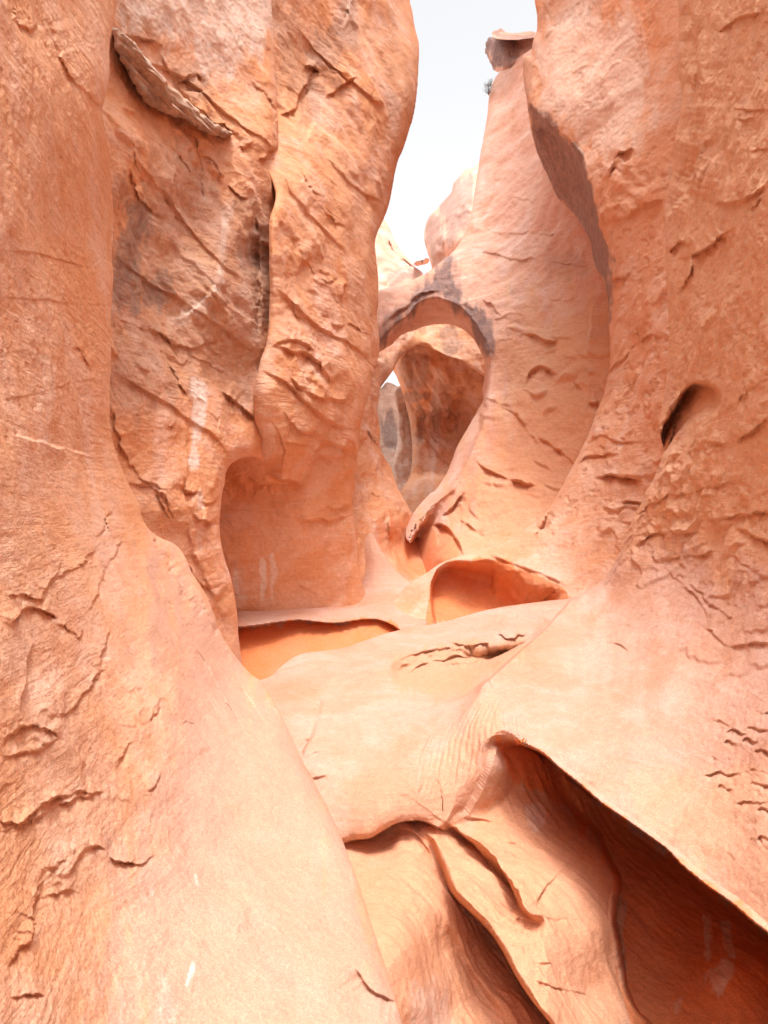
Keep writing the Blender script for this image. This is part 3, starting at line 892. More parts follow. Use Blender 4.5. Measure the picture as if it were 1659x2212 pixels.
# ------------------------------------------------------------------ broken slope and trough under the arch
def tex_slope(P, rg, X, Y):
    h = 0.06 * fbm(P * 1.0, 4, 51)
    h += rg * 0.08 * plates(P, (0.9, 0.2, 0.55), 2.6, 1.4, 1.2, 52, 0.1, .1)
    h += rg * (0.05 * fbm(P * 3.5, 4, 53) + 0.02 * ridged(P * 8, 3, 54))
    return h + 0.003 * fbm(P * 25, 2, 55)
SL_out = [(730,780),(800,800),(818,845),(814,880),(820,931),(822,969),(842,1008),(859,1055),(876,1085),(888,1111),(893,1130),(905,1150),(1000,1140),(1060,1180),(1060,1290),(740,1300),(720,1000)]
SL_d = [(740,800,8.6),(770,900,8.3),(815,900,8.9),(770,1000,7.9),(840,1020,8.7),(770,1100,7.4),(880,1115,8.5),(830,1130,7.6),(775,1180,7.0),(830,1180,7.6),(862,1180,8.1),(880,1235,7.6),(850,1240,7.2),(950,1180,8.7),(950,1280,7.4),(750,1290,7.0),(1050,1280,7.2)]
rock("broken_slope", SL_out, SL_d, M_mid, tex_slope, rim=10, thick=1.0, seed=5,
     rough=[(770,900,1),(800,1000,1),(850,1050,.8),(780,1100,1),(830,1180,.15),(900,1230,.1)],
     feats=[([(835,1040),(850,1075),(870,1100),(888,1112)], -.04, 10, .03, 14, 2, .8),([(838,1110),(836,1140),(845,1170),(858,1215)], .04, 16, -.08, 30, 3, .5),([(775,1000),(780,1050),(770,1120)], .03, 16, -.05, 10, 2, 1),
            ([(790,930),(805,960),(818,970)], .03, 16, -.05, 10, 2, 1),([(800,1060),(825,1075),(840,1085)], .03, 16, -.05, 10, 2, 1)],
     fresh_bounce=[([(830,1120),(900,1130),(1000,1150),(1000,1270),(880,1260),(840,1190)],12,.6)],
     label="crumbled orange slope running down below the left foot of the arch", cat="rock slope")

# ------------------------------------------------------------------ natural arch and its fin
def tex_arch(P, rg, X, Y):
    h = 0.06 * fbm(P * 0.7, 4, 61)
    up = smooth(-Y, -760, -560)
    h += rg * up * 0.06 * plates(P, (0.08, 0.1, 1.0), 2.6, .7, .7, 62, -.1, .12)
    h += rg * (1 - up) * 0.10 * plates(P, (0.4, 0.2, 1.0), 2.4, 1.1, .9, 63, 0.0, .1)
    h += rg * (1 - up) * 0.06 * plates(P, (0.4, 0.2, 1.0), 6.5, 1.3, 1.4, 64, 0.0, .1)
    h += rg * (0.022 * fbm(P * 2.5, 4, 65) + 0.008 * fbm(P * 9, 3, 66) + .03 * streaks(P, (.95, 0, .15), .6, 5, 68) * up)
    return h + 0.003 * fbm(P * 25, 2, 67)
R4_out = [(1085,150),(1073,161),(1062,180),(1056,205),(1052,250),(1044,300),(1037,340),(1030,390),(1020,450),(1005,500),(985,536),(945,571),(910,596),(870,613),(830,623),(780,640),(730,660),(730,800),(790,800),(815,772)]
R4_hole = [(818,763),(846,746),(859,731),(885,716),(915,705),(949,700),(979,703),(1001,714),(1022,733),(1035,754),(1046,785),(1047,810),(1042,840),(1044,862),(1027,896),(1005,935),(988,965),(979,991),(966,1021),(953,1042),(941,1060),(928,1068),(893,1107),(877,1137),(874,1152)]
R4_tail = [(877,1164),(886,1172),(894,1166),(902,1162),(898,1200),(882,1262),(882,1330),(1340,1330),(1460,900),(1460,100),(1400,60),(1200,80)]
R4_outline = R4_out + R4_hole + R4_tail
R4_d = [(1074,160,11.2),(1030,390,10.7),(985,536,10.1),(900,600,9.7),(820,625,9.3),(740,660,9.0),(740,790,9.2),(1200,80,10.2),(1400,100,9.2),(1200,400,9.2),(1300,600,8.3),(1100,500,9.8),(1100,700,9.0),(1250,750,8.2),(1075,800,9.0),(1150,850,8.5),(1280,950,7.8),(1095,950,8.4),
 (1120,1080,7.8),(1000,1150,7.7),(1200,1060,7.7),(950,1210,7.5),(890,1250,8.3),(895,1200,8.5),(1330,1300,7.0),(1440,700,7.8),(1000,1280,7.2)]
R4_in = [(818,763,10.0),(846,744,10.2),(885,714,10.4),(949,698,10.6),(1001,712,10.5),(1035,752,10.2),(1046,800,9.9),(1042,862,9.6),(1005,935,9.4),(979,991,9.2),(953,1042,8.9),(928,1068,8.7),(893,1107,8.4),(874,1150,8.1)]
R4_rimline = [(790,770),(815,742),(828,724),(850,700),(880,679),(908,652),(935,640),(965,648),(1000,668),(1030,702),(1050,745),(1060,790),(1060,840),(1052,885),(1042,925),(1022,985),(1000,1030),(985,1062),(962,1085),(935,1115),(915,1145),(902,1170)]
rock("natural_arch", R4_outline, R4_d, M_far, tex_arch, rim=14, rim_aspect=1.2, thick=1.2, seed=6,
     splits=[dict(line=R4_rimline, width=[10, 12, 14, 14, 12, 16, 18], sign=1, wob=5, one=True,
                  depth=R4_in + [(908,655,9.9),(860,700,9.9),(985,665,9.8),(1050,760,9.5),(1056,860,9.1),(1030,960,8.6),(985,1055,8.2),(930,1118,7.9),(1150,700,9.5),(1150,1000,8.4)])],
     rough=[(1100,300,.4),(1100,450,.6),(1200,550,.9),(950,620,.8),(1020,680,1.0),(1150,720,1),(1100,900,.8),(1200,900,.8),(1050,1060,1),(1150,1080,.9),(950,1180,.08),(1000,950,.2),(940,1090,.15),(1250,700,.6)],
     feats=[([(1090,700),(1130,705),(1180,712),(1230,708)], -.05, 16, .05, 26, 3, .7),([(1128,715),(1160,728),(1190,742),(1215,738)], .06, 18, -.06, 16, 2, .6),
            ([(1140,835),(1150,805),(1175,795),(1195,803),(1212,818)], .05, 30, -.10, 26, 3, .5),([(1212,818),(1235,825),(1260,840)], .03, 26, -.04, 14, 2, .8),
            ([(1104,430),(1120,427),(1133,435),(1142,430),(1158,445)], .02, 12, -.03, 7, 1.6, .3),
            ([(1080,880),(1110,895),(1140,930),(1160,960)], .03, 30, -.05, 16, 2, .8),([(1160,940),(1200,970),(1240,1000)], .03, 30, -.05, 14, 2, .8),
            ([(1030,1000),(1060,1020),(1110,1040),(1160,1050)], .03, 30, -.05, 16, 2, .9),([(1005,1060),(985,1085),(965,1105),(945,1115)], -.10, 16, .03, 20, 3, .8),
            ([(985,1122),(1005,1128),(1025,1140),(1045,1148)], .05, 30, -.07, 12, 2, .7),
            ([(928,1135),(945,1130),(965,1140),(985,1165),(1000,1200)], .06, 40, -.10, 40, 3, .3),
            ([(1100,690),(1060,660),(1040,640)], -.03, 16, .03, 20, 2, 1),([(1180,640),(1230,650),(1270,640)], .03, 26, -.03, 18, 2.5, .9),
            ([(1040,500),(1100,510),(1180,505),(1260,520)], .02, 20, -.025, 12, 2, .9),([(1030,545),(1110,560),(1190,565),(1270,575)], .02, 20, -.025, 12, 2, .9),
            ([(920,560),(940,600),(990,640),(1040,690)], .02, 26, -.02, 20, 6, .8),([(830,700),(870,668),(905,640),(960,628)], .03, 18, -.03, 14, 3, .7),
            # rib that ends as a stub
            ([(1278,655),(1272,740),(1272,800),(1272,868)], .09, 20, -.02, 10, 2, .3),([(1272,869),(1284,873),(1294,870)], .09, 16, -.08, 10, 1.6, .3)],
     stain_and_shade=[([(935,585),(975,552),(985,600),(1000,640),(1045,690),(1060,760),(1040,740),(1000,690),(960,650),(915,650),(870,690),(830,735),(815,740),(850,690),(905,635)],12,.98),([(830,690),(870,655),(910,632),(960,622),(1000,660),(960,640),(905,648),(850,695),(826,722)],6,.6),  # dark band over the arch and along its opening
             ([(1180,560),(1220,540),(1270,560),(1275,600),(1210,590)],14,.18)],
     fresh_bounce=[([(930,1135),(980,1150),(1000,1200),(920,1260),(890,1250),(900,1180)],12,.6),([(1060,900),(1250,900),(1250,1060),(1080,1150),(1000,1080)],40,.25)],
     tints=[([(1070,700),(1330,640),(1460,700),(1400,1340),(880,1340),(880,1200),(1000,1060),(1060,900)],70,.8,(.72,.40,.225))],
     label="rock arch with an oval opening below a pink sunlit fin", cat="rock arch")

# ------------------------------------------------------------------ seen through the arch
def tex_far(P, rg, X, Y):
    h = 0.08 * fbm(P * 0.6, 4, 71) + rg * 0.10 * plates(P, (0.1, 0.1, 1.0), 2.0, 1.0, .6, 72, -.05, .12)
    return h + rg * (0.06 * fbm(P * 3, 4, 73) + .05 * streaks(P, (.1, .1, -1), .5, 5, 74))
IA = [(780,700),(840,650),(900,630),(1000,640),(1080,700),(1090,860),(1060,830),(1038,806),(1015,790),(990,774),(965,766),(945,757),(925,750),(902,745),(880,757),(863,774),(848,802),(829,828),(816,846),(800,870),(770,860)]
rock("inner_arch", IA, [(780,760,11.6),(850,740,12),(900,680,12.4),(950,720,12.4),(1040,760,12),(1080,840,11.6),(830,820,11.6),(900,742,12.1)], M_mid, tex_far, rim=14, rim_aspect=1.2, thick=1.6, seed=8,
     stain_and_shade=[([(955,700),(990,705),(1000,745),(965,765),(955,735)],5,.55),([(820,800),(850,770),(900,745),(900,752),(850,790),(825,830)],3,.3)],
     label="second smaller arch framed inside the main arch opening", cat="rock arch")
PI = [(846,770),(900,700),(1000,720),(1100,780),(1120,1000),(1100,1230),(850,1230),(866,1064),(880,1040),(888,1016),(891,960),(884,905),(872,855),(860,820)]
rock("streaked_pillar", PI, [(855,800,13.8),(905,800,13.2),(950,850,13.2),(985,900,14.2),(1040,900,13.2),(1110,900,12.4),(890,960,13.6),(930,1050,12.4),(1000,1050,12.8),(1100,1100,11.6),(870,1200,11.6),(1000,1200,11.2)], M_mid, tex_far, rim=20, rim_aspect=1.4, thick=1.6, seed=9,
     stain_and_shade=[([(862,790),(900,765),(935,780),(925,830),(920,842),(885,838),(866,815)],6,.5),([(870,850),(920,842),(925,862),(885,868)],4,.7),([(900,870),(918,865),(918,950),(905,990)],5,.6),([(872,870),(890,870),(895,960),(888,1010)],4,.45),([(935,840),(948,850),(946,940),(936,960)],4,.4),([(958,760),(1060,770),(1060,900),(1000,950),(975,900)],14,.15)],  # last patch paints shade on the pillar's right side
     pale=[([(935,790),(952,800),(956,860),(950,960),(938,1090),(926,1090),(932,960),(930,860)],6,.5),([(955,850),(968,845),(970,900),(956,905)],5,.35)],
     label="rounded pale streaked pillar standing behind the arch opening", cat="rock pillar")
GC = [(852,842),(880,835),(930,900),(930,1130),(850,1130),(852,1060),(848,1030),(850,1000),(857,960),(860,900)]
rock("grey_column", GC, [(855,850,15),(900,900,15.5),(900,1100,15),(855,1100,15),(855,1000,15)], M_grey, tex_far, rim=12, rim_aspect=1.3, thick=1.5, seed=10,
     label="narrow grey rock column squeezed left of the streaked pillar", cat="rock pillar")
SR = [(790,846),(822,838),(834,826),(850,830),(872,848),(890,900),(890,1130),(790,1130)]
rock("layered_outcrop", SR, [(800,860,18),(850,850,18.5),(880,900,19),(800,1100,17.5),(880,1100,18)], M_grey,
     lambda P, rg, X, Y: 0.12 * plates(P, (0.1, 0, 1), 1.6, .6, .5, 75, .3, .2) + .08 * fbm(P * .8, 4, 76), rim=8, thick=1.5, seed=11,
     stain_and_shade=[([(826,890),(850,885),(850,960),(826,960)],6,.8)],
     label="dark layered outcrop glimpsed through the gap far behind the arch", cat="rock outcrop")

# ------------------------------------------------------------------ buttes beyond
def tex_butte(P, rg, X, Y):
    return 0.22 * fbm(P * 0.35, 5, 81) + 0.16 * plates(P, (0.1, 0.1, 1), .9, .5, .4, 82, .2, .15) + .04 * fbm(P * 1.6, 4, 83)
rock("slanting_butte", [(740,440),(800,445),(815,458),(829,475),(839,490),(849,512),(862,535),(876,553),(894,577),(912,594),(915,690),(740,760)],
     [(750,450,18),(830,480,18.5),(880,560,18),(910,600,18),(830,600,16.5),(900,680,16),(750,700,16)], M_far, tex_butte, rim=14, thick=2, seed=12,
     feats=[([(832,482),(845,530),(870,560),(895,580)], .05, 14, -.2, 8, 2, .5),([(832,628),(855,600),(870,588),(905,590)], -.1, 10, .15, 14, 2, .5)],
     stain_and_shade=[([(835,600),(870,585),(900,590),(895,600),(850,612)],5,.5)],
     label="orange butte sloping down to the right below the open sky", cat="butte")
rock("rounded_butte", [(1060,340),(1022,360),(1006,365),(990,382),(979,396),(974,415),(960,432),(944,450),(930,463),(921,480),(916,500),(918,525),(926,555),(934,582),(938,660),(1080,660)],
     [(1040,360,22),(975,420,22),(920,500,23),(950,520,20.5),(1000,450,20.5),(1000,550,20),(940,600,21),(1070,600,20)], M_far, tex_butte, rim=24, thick=2.5, seed=13,
     stain_and_shade=[([(955,440),(985,400),(1022,370),(1025,450),(1000,500),(975,530),(965,480)],8,.6),([(917,490),(940,470),(955,500),(960,560),(935,580),(918,540)],8,.55)],
     label="rounded grey and pink butte beside the fin, against the sky", cat="butte")

# ------------------------------------------------------------------ big right panel with its leaning edge and pothole
def tex_r3(P, rg, X, Y):
    h = 0.06 * fbm(P * 0.8, 4, 101)
    h += rg * 0.08 * plates(P, (-0.1, 0.2, 1.0), 2.4, 1.2, 1.0, 102, -.1, .1)
    h += rg * 0.06 * plates(P, (-0.1, 0.1, 1.0), 7, 1.3, 1.5, 103, -.05, .1)
    h += rg * (0.022 * fbm(P * 3, 4, 104) + 0.008 * fbm(P * 12, 3, 105) + .02 * pits(P, 9, .3, 106))
    return h + 0.003 * fbm(P * 30, 2, 107)
R3_out = [(1176,-1500),(1166,-900),(1158,-420),(1156,-100),(1154,0),(1159,30),(1159,65),(1150,90),(1147,118),(1131,123),(1128,155),(1132,190),(1139,225),(1142,260),(1150,300),(1160,335),(1180,375),(1205,425),(1230,455),(1255,485),(1275,520),(1280,550),(1287,578),
 (1302,602),(1312,640),(1316,680),(1317,720),(1319,760),(1316,803),(1304,858),(1289,893),(1274,938),(1249,988),(1224,1033),(1204,1068),(1189,1093),(1160,1120),(1129,1143),(1099,1166),(1064,1182),(1010,1196),(984,1204),(949,1218),(915,1240),(887,1258),(862,1285),(843,1306),(845,1332),(868,1362),
 (868,1440),(1340,1440),(1480,1300),(1580,1000),(1580,-1500)]
R3_d = [(1158,-400,8.2),(1156,0,7.7),(1133,150,7.7),(1300,0,6.7),(1440,0,5.9),(1570,0,5.3),(1570,-400,5.6),(1200,220,7.0),(1300,300,6.4),(1450,400,5.6),(1570,400,5.2),(1290,425,6.5),(1317,560,6.6),(1400,700,5.8),(1317,743,6.8),(1304,858,6.7),(1400,900,5.7),(1560,950,4.9),(1249,988,6.6),(1350,1050,5.8),
 (1189,1093,6.5),(1300,1180,5.7),(1100,1168,6.4),(984,1204,6.3),(920,1245,6.35),(868,1300,6.35),(866,1350,6.0),(1180,1180,6.1),(1450,1200,5.2),(1050,1210,6.25),(930,1300,6.1),(940,1400,5.8),(1300,1400,5.0)]
R3_lens = [(1120,205),(1150,232),(1180,262),(1200,280),(1230,305),(1255,340),(1272,390),(1281,430),(1296,468),(1310,505),(1317,560),(1322,640),(1318,690),(1270,710),(1100,720)]
R3_pot = [(940,1400),(936,1345),(930,1300),(930,1262),(942,1234),(962,1216),(984,1210),(1020,1206),(1069,1200),(1110,1215),(1160,1238),(1195,1250),(1218,1268),(1226,1292),(1226,1330)]
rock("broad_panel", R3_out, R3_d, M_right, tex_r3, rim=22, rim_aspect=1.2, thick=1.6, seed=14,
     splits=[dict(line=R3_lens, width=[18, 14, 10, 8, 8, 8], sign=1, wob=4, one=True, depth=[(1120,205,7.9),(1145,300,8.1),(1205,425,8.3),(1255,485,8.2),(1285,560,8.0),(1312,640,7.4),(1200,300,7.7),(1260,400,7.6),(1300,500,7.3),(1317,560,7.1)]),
             dict(line=R3_pot, width=[5, 6, 8, 18, 50, 90, 110, 90, 40], sign=1, wob=3, one=True, depth=[(940,1300,6.4),(960,1260,6.55),(1080,1240,6.6),(1080,1300,6.45),(1200,1275,6.15),(1225,1300,5.95),(1000,1345,6.2),(1200,1340,5.9),(940,1400,6.1)])],
     rough=[(1250,100,.22),(1350,250,.25),(1420,150,.2),(1250,300,.2),(1400,350,.5),(1350,500,.8),(1400,700,.7),(1350,800,.9),(1350,950,.7),(1250,1050,.6),(1350,1100,.8),(1200,1150,.6),(1050,1270,.10),(1000,1210,.2),(900,1290,.05),(1250,1250,.3),(1230,400,.3)],
     feats=[([(1320,385),(1335,340),(1355,328),(1380,330)], .04, 26, -.08, 18, 2, .8),([(1320,385),(1330,370),(1350,355),(1375,345)], -.04, 12, .03, 26, 2, .8),
            ([(1290,455),(1330,440),(1380,410),(1440,380)], -.05, 40, .05, 30, 8, .7),([(1300,480),(1350,470),(1400,440),(1440,432)], .04, 26, -.04, 20, 4, .8),
            ([(1315,610),(1330,600),(1350,598),(1365,590)], .04, 26, -.08, 14, 2, .7),([(1318,610),(1345,608),(1362,612)], -.03, 10, .02, 16, 2, .7),
            ([(1315,810),(1330,790),(1360,765),(1378,735),(1372,705)], .05, 24, -.06, 12, 2, .7),([(1378,740),(1410,725),(1440,730)], .03, 24, -.04, 12, 2, .9),
            ([(1290,1035),(1320,1030),(1350,1033),(1400,1043)], .05, 30, -.08, 10, 1.8, .5),([(1345,1090),(1370,1085),(1390,1088)], .02, 16, -.04, 8, 1.6, .6),
            ([(1195,1095),(1192,1120),(1180,1130),(1150,1145)], .05, 14, -.08, 12, 2, .8),([(1160,1150),(1172,1120),(1190,1100)], .03, 12, -.05, 8, 2, .8),
            ([(1270,960),(1310,950),(1360,960),(1400,955)], .02, 24, -.03, 12, 2, .8),([(1250,1000),(1300,985),(1350,990)], .02, 24, -.03, 12, 2, .9),
            ([(1140,285),(1160,287),(1182,283)], .04, 20, -.06, 10, 2, .6),([(1372,30),(1380,100),(1388,180),(1392,260)], .02, 60, -.02, 30, 10, .6),
            ([(1050,1190),(1110,1215),(1180,1240),(1230,1262)], .03, 20, -.02, 20, 4, .6)],
     stain_and_shade=[([(1140,225),(1165,228),(1198,262),(1232,302),(1258,340),(1276,392),(1294,450),(1310,500),(1318,560),(1318,690),(1310,690),(1303,620),(1280,560),(1262,500),(1215,440),(1175,380),(1148,300)],5,.85),([(1150,280),(1180,270),(1215,300),(1230,345),(1215,380),(1170,345)],8,.9),([(1275,510),(1300,520),(1312,560),(1316,640),(1312,640),(1298,590),(1280,550)],5,.6),([(1142,225),(1165,235),(1200,275),(1170,275),(1147,280)],6,.45),  # leaning edge: varnish darkened further to stand in for its shade
             ([(1175,-40),(1330,-40),(1300,10),(1240,40),(1180,42)],10,.40),([(1132,125),(1152,120),(1150,180),(1140,220),(1130,180)],4,.25)],
     pale=[([(1160,60),(1300,30),(1400,60),(1390,250),(1370,330),(1320,330),(1260,320),(1180,240)],25,.6)],  # sunlight on the upper panel painted in as a paler patch
     fresh_bounce=[([(932,1345),(932,1262),(960,1222),(1069,1205),(1160,1240),(1224,1280),(1224,1340)],5,.9)],
     label="broad pink right panel with a dark leaning edge and scooped pothole below", cat="rock wall")

# ------------------------------------------------------------------ near right wall, its ledge and the saddle
S_d = [(740,1800,3.0),(760,1850,2.75),(829,1830,2.93),(905,1790,2.95),(1000,1775,2.94),(1045,1720,2.99),(1060,1660,2.95),(829,2000,2.2),(829,2200,1.95),(900,2000,2.3),(930,2200,2.15),(860,1880,2.6),(1010,1900,2.45),(1060,2000,2.3),(1110,2094,2.2),(1180,2194,2.1),
 (1100,1850,2.7),(1150,1760,2.95),(1100,1700,3.05),(1180,1660,3.25),(1250,1730,3.45),(1200,1900,2.55),(1270,1850,2.85),(1250,2000,2.4),(1300,2000,2.45),(1330,1880,2.9),(1250,2150,2.3),(1340,2150,2.38),(1380,2212,2.35),(1400,1870,3.5),(1100,2400,1.9),(1400,2500,2.1),(1700,2500,2.1),(800,2500,1.6),(1659,2150,3.2),(1780,2100,3.3)]
S_crack = [(1180,1660),(1215,1720),(1240,1759),(1275,1794),(1300,1844),(1328,1904),(1324,1944),(1322,1994),(1338,2069),(1350,2134),(1370,2179),(1400,2215),(1450,2300),(1500,2560)]
S_f0 = [
 # first groove, main blade and second blade running down to the right
 ([(835,1800),(860,1849),(895,1900),(930,1950),(955,2010),(968,2080),(980,2200),(990,2300)], .02, 40, -.04, 50, 20, .4),
 ([(905,1778),(925,1800),(945,1825),(965,1875),(985,1925),(1020,1965),(1055,2002),(1085,2045),(1110,2094),(1145,2150),(1180,2194),(1260,2290)], .03, 50, -.02, 40, 6, .5),
 ([(958,1776),(990,1800),(1030,1829),(1080,1884),(1110,1929),(1130,1969),(1150,1984),(1172,1985)], .05, 60, -.19, 85, 6, .5),
 ([(1100,1990),(1125,1992),(1150,1996),(1175,1988)], .015, 24, -.03, 16, 7, .5),
 ([(1112,1922),(1130,1912),(1145,1916),(1155,1945),(1172,1980)], .006, 20, -.006, 14, 3, .6),
 ([(950,1960),(985,2030),(1020,2100),(1060,2160),(1110,2230)], .03, 30, -.03, 30, 10, .5),
 ([(1000,1765),(1040,1772),(1080,1778),(1110,1790)], .01, 14, -.012, 10, 3, .8),
 ([(1030,1800),(1060,1815),(1095,1822),(1130,1815)], .006, 12, -.008, 8, 2, .6),
 ([(1060,1848),(1090,1856),(1120,1850),(1140,1838)], .006, 12, -.008, 8, 2, .6),
 ([(1070,1870),(1100,1876),(1130,1864)], .005, 10, -.007, 8, 2, .6),
 ([(1130,2080),(1160,2084),(1190,2082)], .004, 10, -.007, 8, 2, .6),
 ([(1150,2120),(1190,2135),(1230,2140),(1270,2150)], .006, 14, -.010, 8, 2, .6),
 ([(908,1778),(918,1798),(935,1810),(948,1805),(945,1788),(932,1778)], .02, 12, .012, 10, 2, .3),
 ([(862,1788),(890,1795),(920,1825),(940,1870)], .015, 16, -.03, 20, 4, .5),
]
for k in range(8):
    S_f0.append(([(990 + k * 9, 2030 - k * 60 + 60), (1020 + k * 9, 2075 - k * 60 + 60), (1060 + k * 9, 2120 - k * 55 + 60)], .004, 6, -.005, 6, 2.5, .4))
S_f = [tuple(list(f[:6]) + [f[6] * .3]) for f in S_f0]
LIP = [(560,1880),(700,1840),(740,1822),(760,1814),(800,1809),(829,1793),(862,1776),(905,1771),(932,1780),(950,1788),(975,1780),(1010,1752),(1040,1700),(1055,1650),(1069,1614),(1089,1601),(1124,1603),(1170,1624),(1210,1659),(1254,1694),(1300,1734),(1329,1754),(1380,1789),(1444,1836),(1475,1869),(1530,1914),(1580,1949),(1630,1992),(1659,2014),(1720,2070),(1850,2190),(2080,2400),(2200,2500)]
S_poly = np.array([(600,1880),(760,1815),(905,1773),(950,1790),(1010,1755),(1040,1700),(1069,1614),(1124,1604),(1300,1735),(1475,1870),(1659,2015),(2090,2410),(2090,2600),(600,2600)], float)
S_left = [(829,1830,2.93),(880,1785,2.95),(829,2000,2.2),(829,2200,1.98),(880,2050,2.14),(905,2180,2.06),(860,1890,2.58),(920,1960,2.42),(955,2050,2.42),(980,2180,2.36),(1040,2080,2.56),(1100,2180,2.46),(1000,1965,2.62),(955,1880,2.76),(1150,2260,2.42),(800,2500,1.6),(1100,2500,2.0)]
S_pool = [(1200,1640,3.35),(1300,1760,3.4),(1330,1850,3.25),(1400,1950,3.05),(1400,2100,2.8),(1500,2000,3.0),(1659,2100,2.75),(1500,2150,2.7),(1430,2212,2.6),(1560,2120,2.68),(1659,2212,2.6),(1500,2500,2.3),(1780,2000,3.3),(1780,2400,2.5),(2050,2500,2.4)]
_l = np.array(LIP, float)
_r = np.concatenate([[0], np.cumsum(np.linalg.norm(np.diff(_l, axis=0), axis=1))]); _r /= _r[-1]
LIPR = [0, _r[6], _r[9], _r[11], _r[12], _r[13], _r[14], _r[16], _r[18], 1]
def tex_right(P, rg, X, Y):
    h = 0.035 * fbm(P * 1.2, 4, 111)
    hi = smooth(-Y, -1050, -850)
    h += rg * hi * (0.06 * plates(P, (0.5, 0.3, 1.0), 4.0, 1.2, 1.6, 112, 0.1, .1) + 0.014 * streaks(P, (0.3, 0.5, -1.0), 2, 12, 113))
    h += rg * (1 - hi) * (0.050 * plates(P, (-0.25, 0.35, 1.0), 8, 1.3, 2.4, 114, 0.3, .12) + 0.030 * plates(P, (-0.2, 0.3, 1.0), 22, 1.5, 4, 115, 0.1, .12))
    h += rg * (0.012 * fbm(P * 7, 4, 116) + 0.005 * fbm(P * 26, 3, 117) + 0.008 * pits(P, 20, .2, 118))
    sl = inside(X, Y, S_poly)
    hs = 0.018 * fbm(P * 1.8, 4, 121) + rg * 0.016 * streaks(P, (0.5, -0.45, -0.7), 1.5, 10, 122) + rg * 0.007 * streaks(P, (0.5, -0.45, -0.7), 3, 34, 123)
    h = np.where(sl, hs, h)
    return h + 0.0012 * fbm(P * 50, 2, 119)
RW_out = [(1480,-2600),(1474,-1300),(1468,-420),(1466,-100),(1465,0),(1467,60),(1463,120),(1466,165),(1475,200),(1468,250),(1460,300),(1455,350),(1445,400),(1437,440),(1436,470),(1439,520),(1437,570),(1443,640),(1445,690),(1445,743),(1440,790),(1437,830),
 (1431,873),(1425,913),(1427,943),(1434,978),(1425,1010),(1414,1038),(1399,1063),(1389,1088),(1369,1123),(1354,1163),(1339,1198),(1319,1233),(1303,1253),(1280,1271),(1255,1285),(1230,1292),(1160,1300),(1100,1308),(1050,1318),(1010,1329),(970,1340),(925,1350),(870,1360),
 (830,1370),(790,1383),(745,1398),(700,1405),(655,1411),(632,1420),(610,1436),(585,1458),(565,1467),(540,1474),(490,1500),(490,1580),(560,1680),(620,1790),(660,1900),(700,2050),(740,2560),(2080,2560),(2080,-2600)]
RW_d = [(1470,-400,4.6),(1465,0,4.4),(1440,450,4.2),(1440,800,4.0),(1430,940,3.9),(1400,1060,3.95),(1340,1200,4.1),(1302,1253,4.2),(1245,1290,4.2),(1560,0,3.5),(1659,0,2.9),(1560,500,3.3),(1659,500,2.7),(1659,900,2.6),(1560,900,3.2),(1500,1000,3.5),(1500,1150,3.45),
 (1659,1100,2.65),(1420,1230,3.7),(1400,1320,3.45),(1550,1300,2.95),(1659,1300,2.5),(2050,500,1.9),(2050,-400,2.0),(2050,1300,1.7),(2050,2000,1.25),(2050,2380,1.1),(1230,1350,3.85),(1160,1380,3.6),(1100,1440,3.4),(1037,1490,3.2),(1300,1450,3.2),(1450,1450,2.85),(1600,1500,2.4),(1200,1550,2.85),
 (1124,1603,2.75),(1300,1734,2.4),(1450,1836,2.12),(1659,2014,1.75),(1500,1700,2.25),(1659,1750,1.95),(1850,2160,1.5),(960,1560,3.15),(900,1700,2.88),(905,1772,2.80),(1000,1766,2.82),(1040,1640,2.86),(800,1700,2.92),(760,1812,2.76),(1000,1620,2.97),(1100,1520,3.05),(620,1700,3.0),(1200,1650,2.62),(1380,1600,2.55)]
M_d = [(545,1475,4.1),(632,1420,4.4),(745,1398,4.55),(870,1360,4.8),(1010,1330,4.95),(1230,1292,5.1),(700,1460,4.0),(850,1430,4.15),(1000,1400,4.4),(1150,1370,4.5),(950,1455,4.1),(850,1520,3.58),(1000,1500,3.6),(700,1560,3.42),(610,1540,3.55),(680,1640,3.08),(800,1600,3.2),(900,1580,3.22),
 (900,1640,3.0),(800,1700,2.92),(700,1720,2.9),(900,1700,2.88),(1000,1620,2.98),(1040,1560,3.08),(760,1812,2.76),(905,1772,2.80),(1000,1766,2.82),(1040,1640,2.88),(620,1700,3.0),(1200,1400,4.4),(1250,1330,4.9)]
RW_cut = [(1395,-2700),(1395,-1500),(1395,0),(1395,900),(1375,1030),(1300,1190),(1270,1262),(1250,1283),(1232,1300),(1200,1335),(1160,1375),(1100,1430),(1037,1487),(1005,1516),(960,1548),(880,1600),(800,1680),(740,1780),(700,1860)]
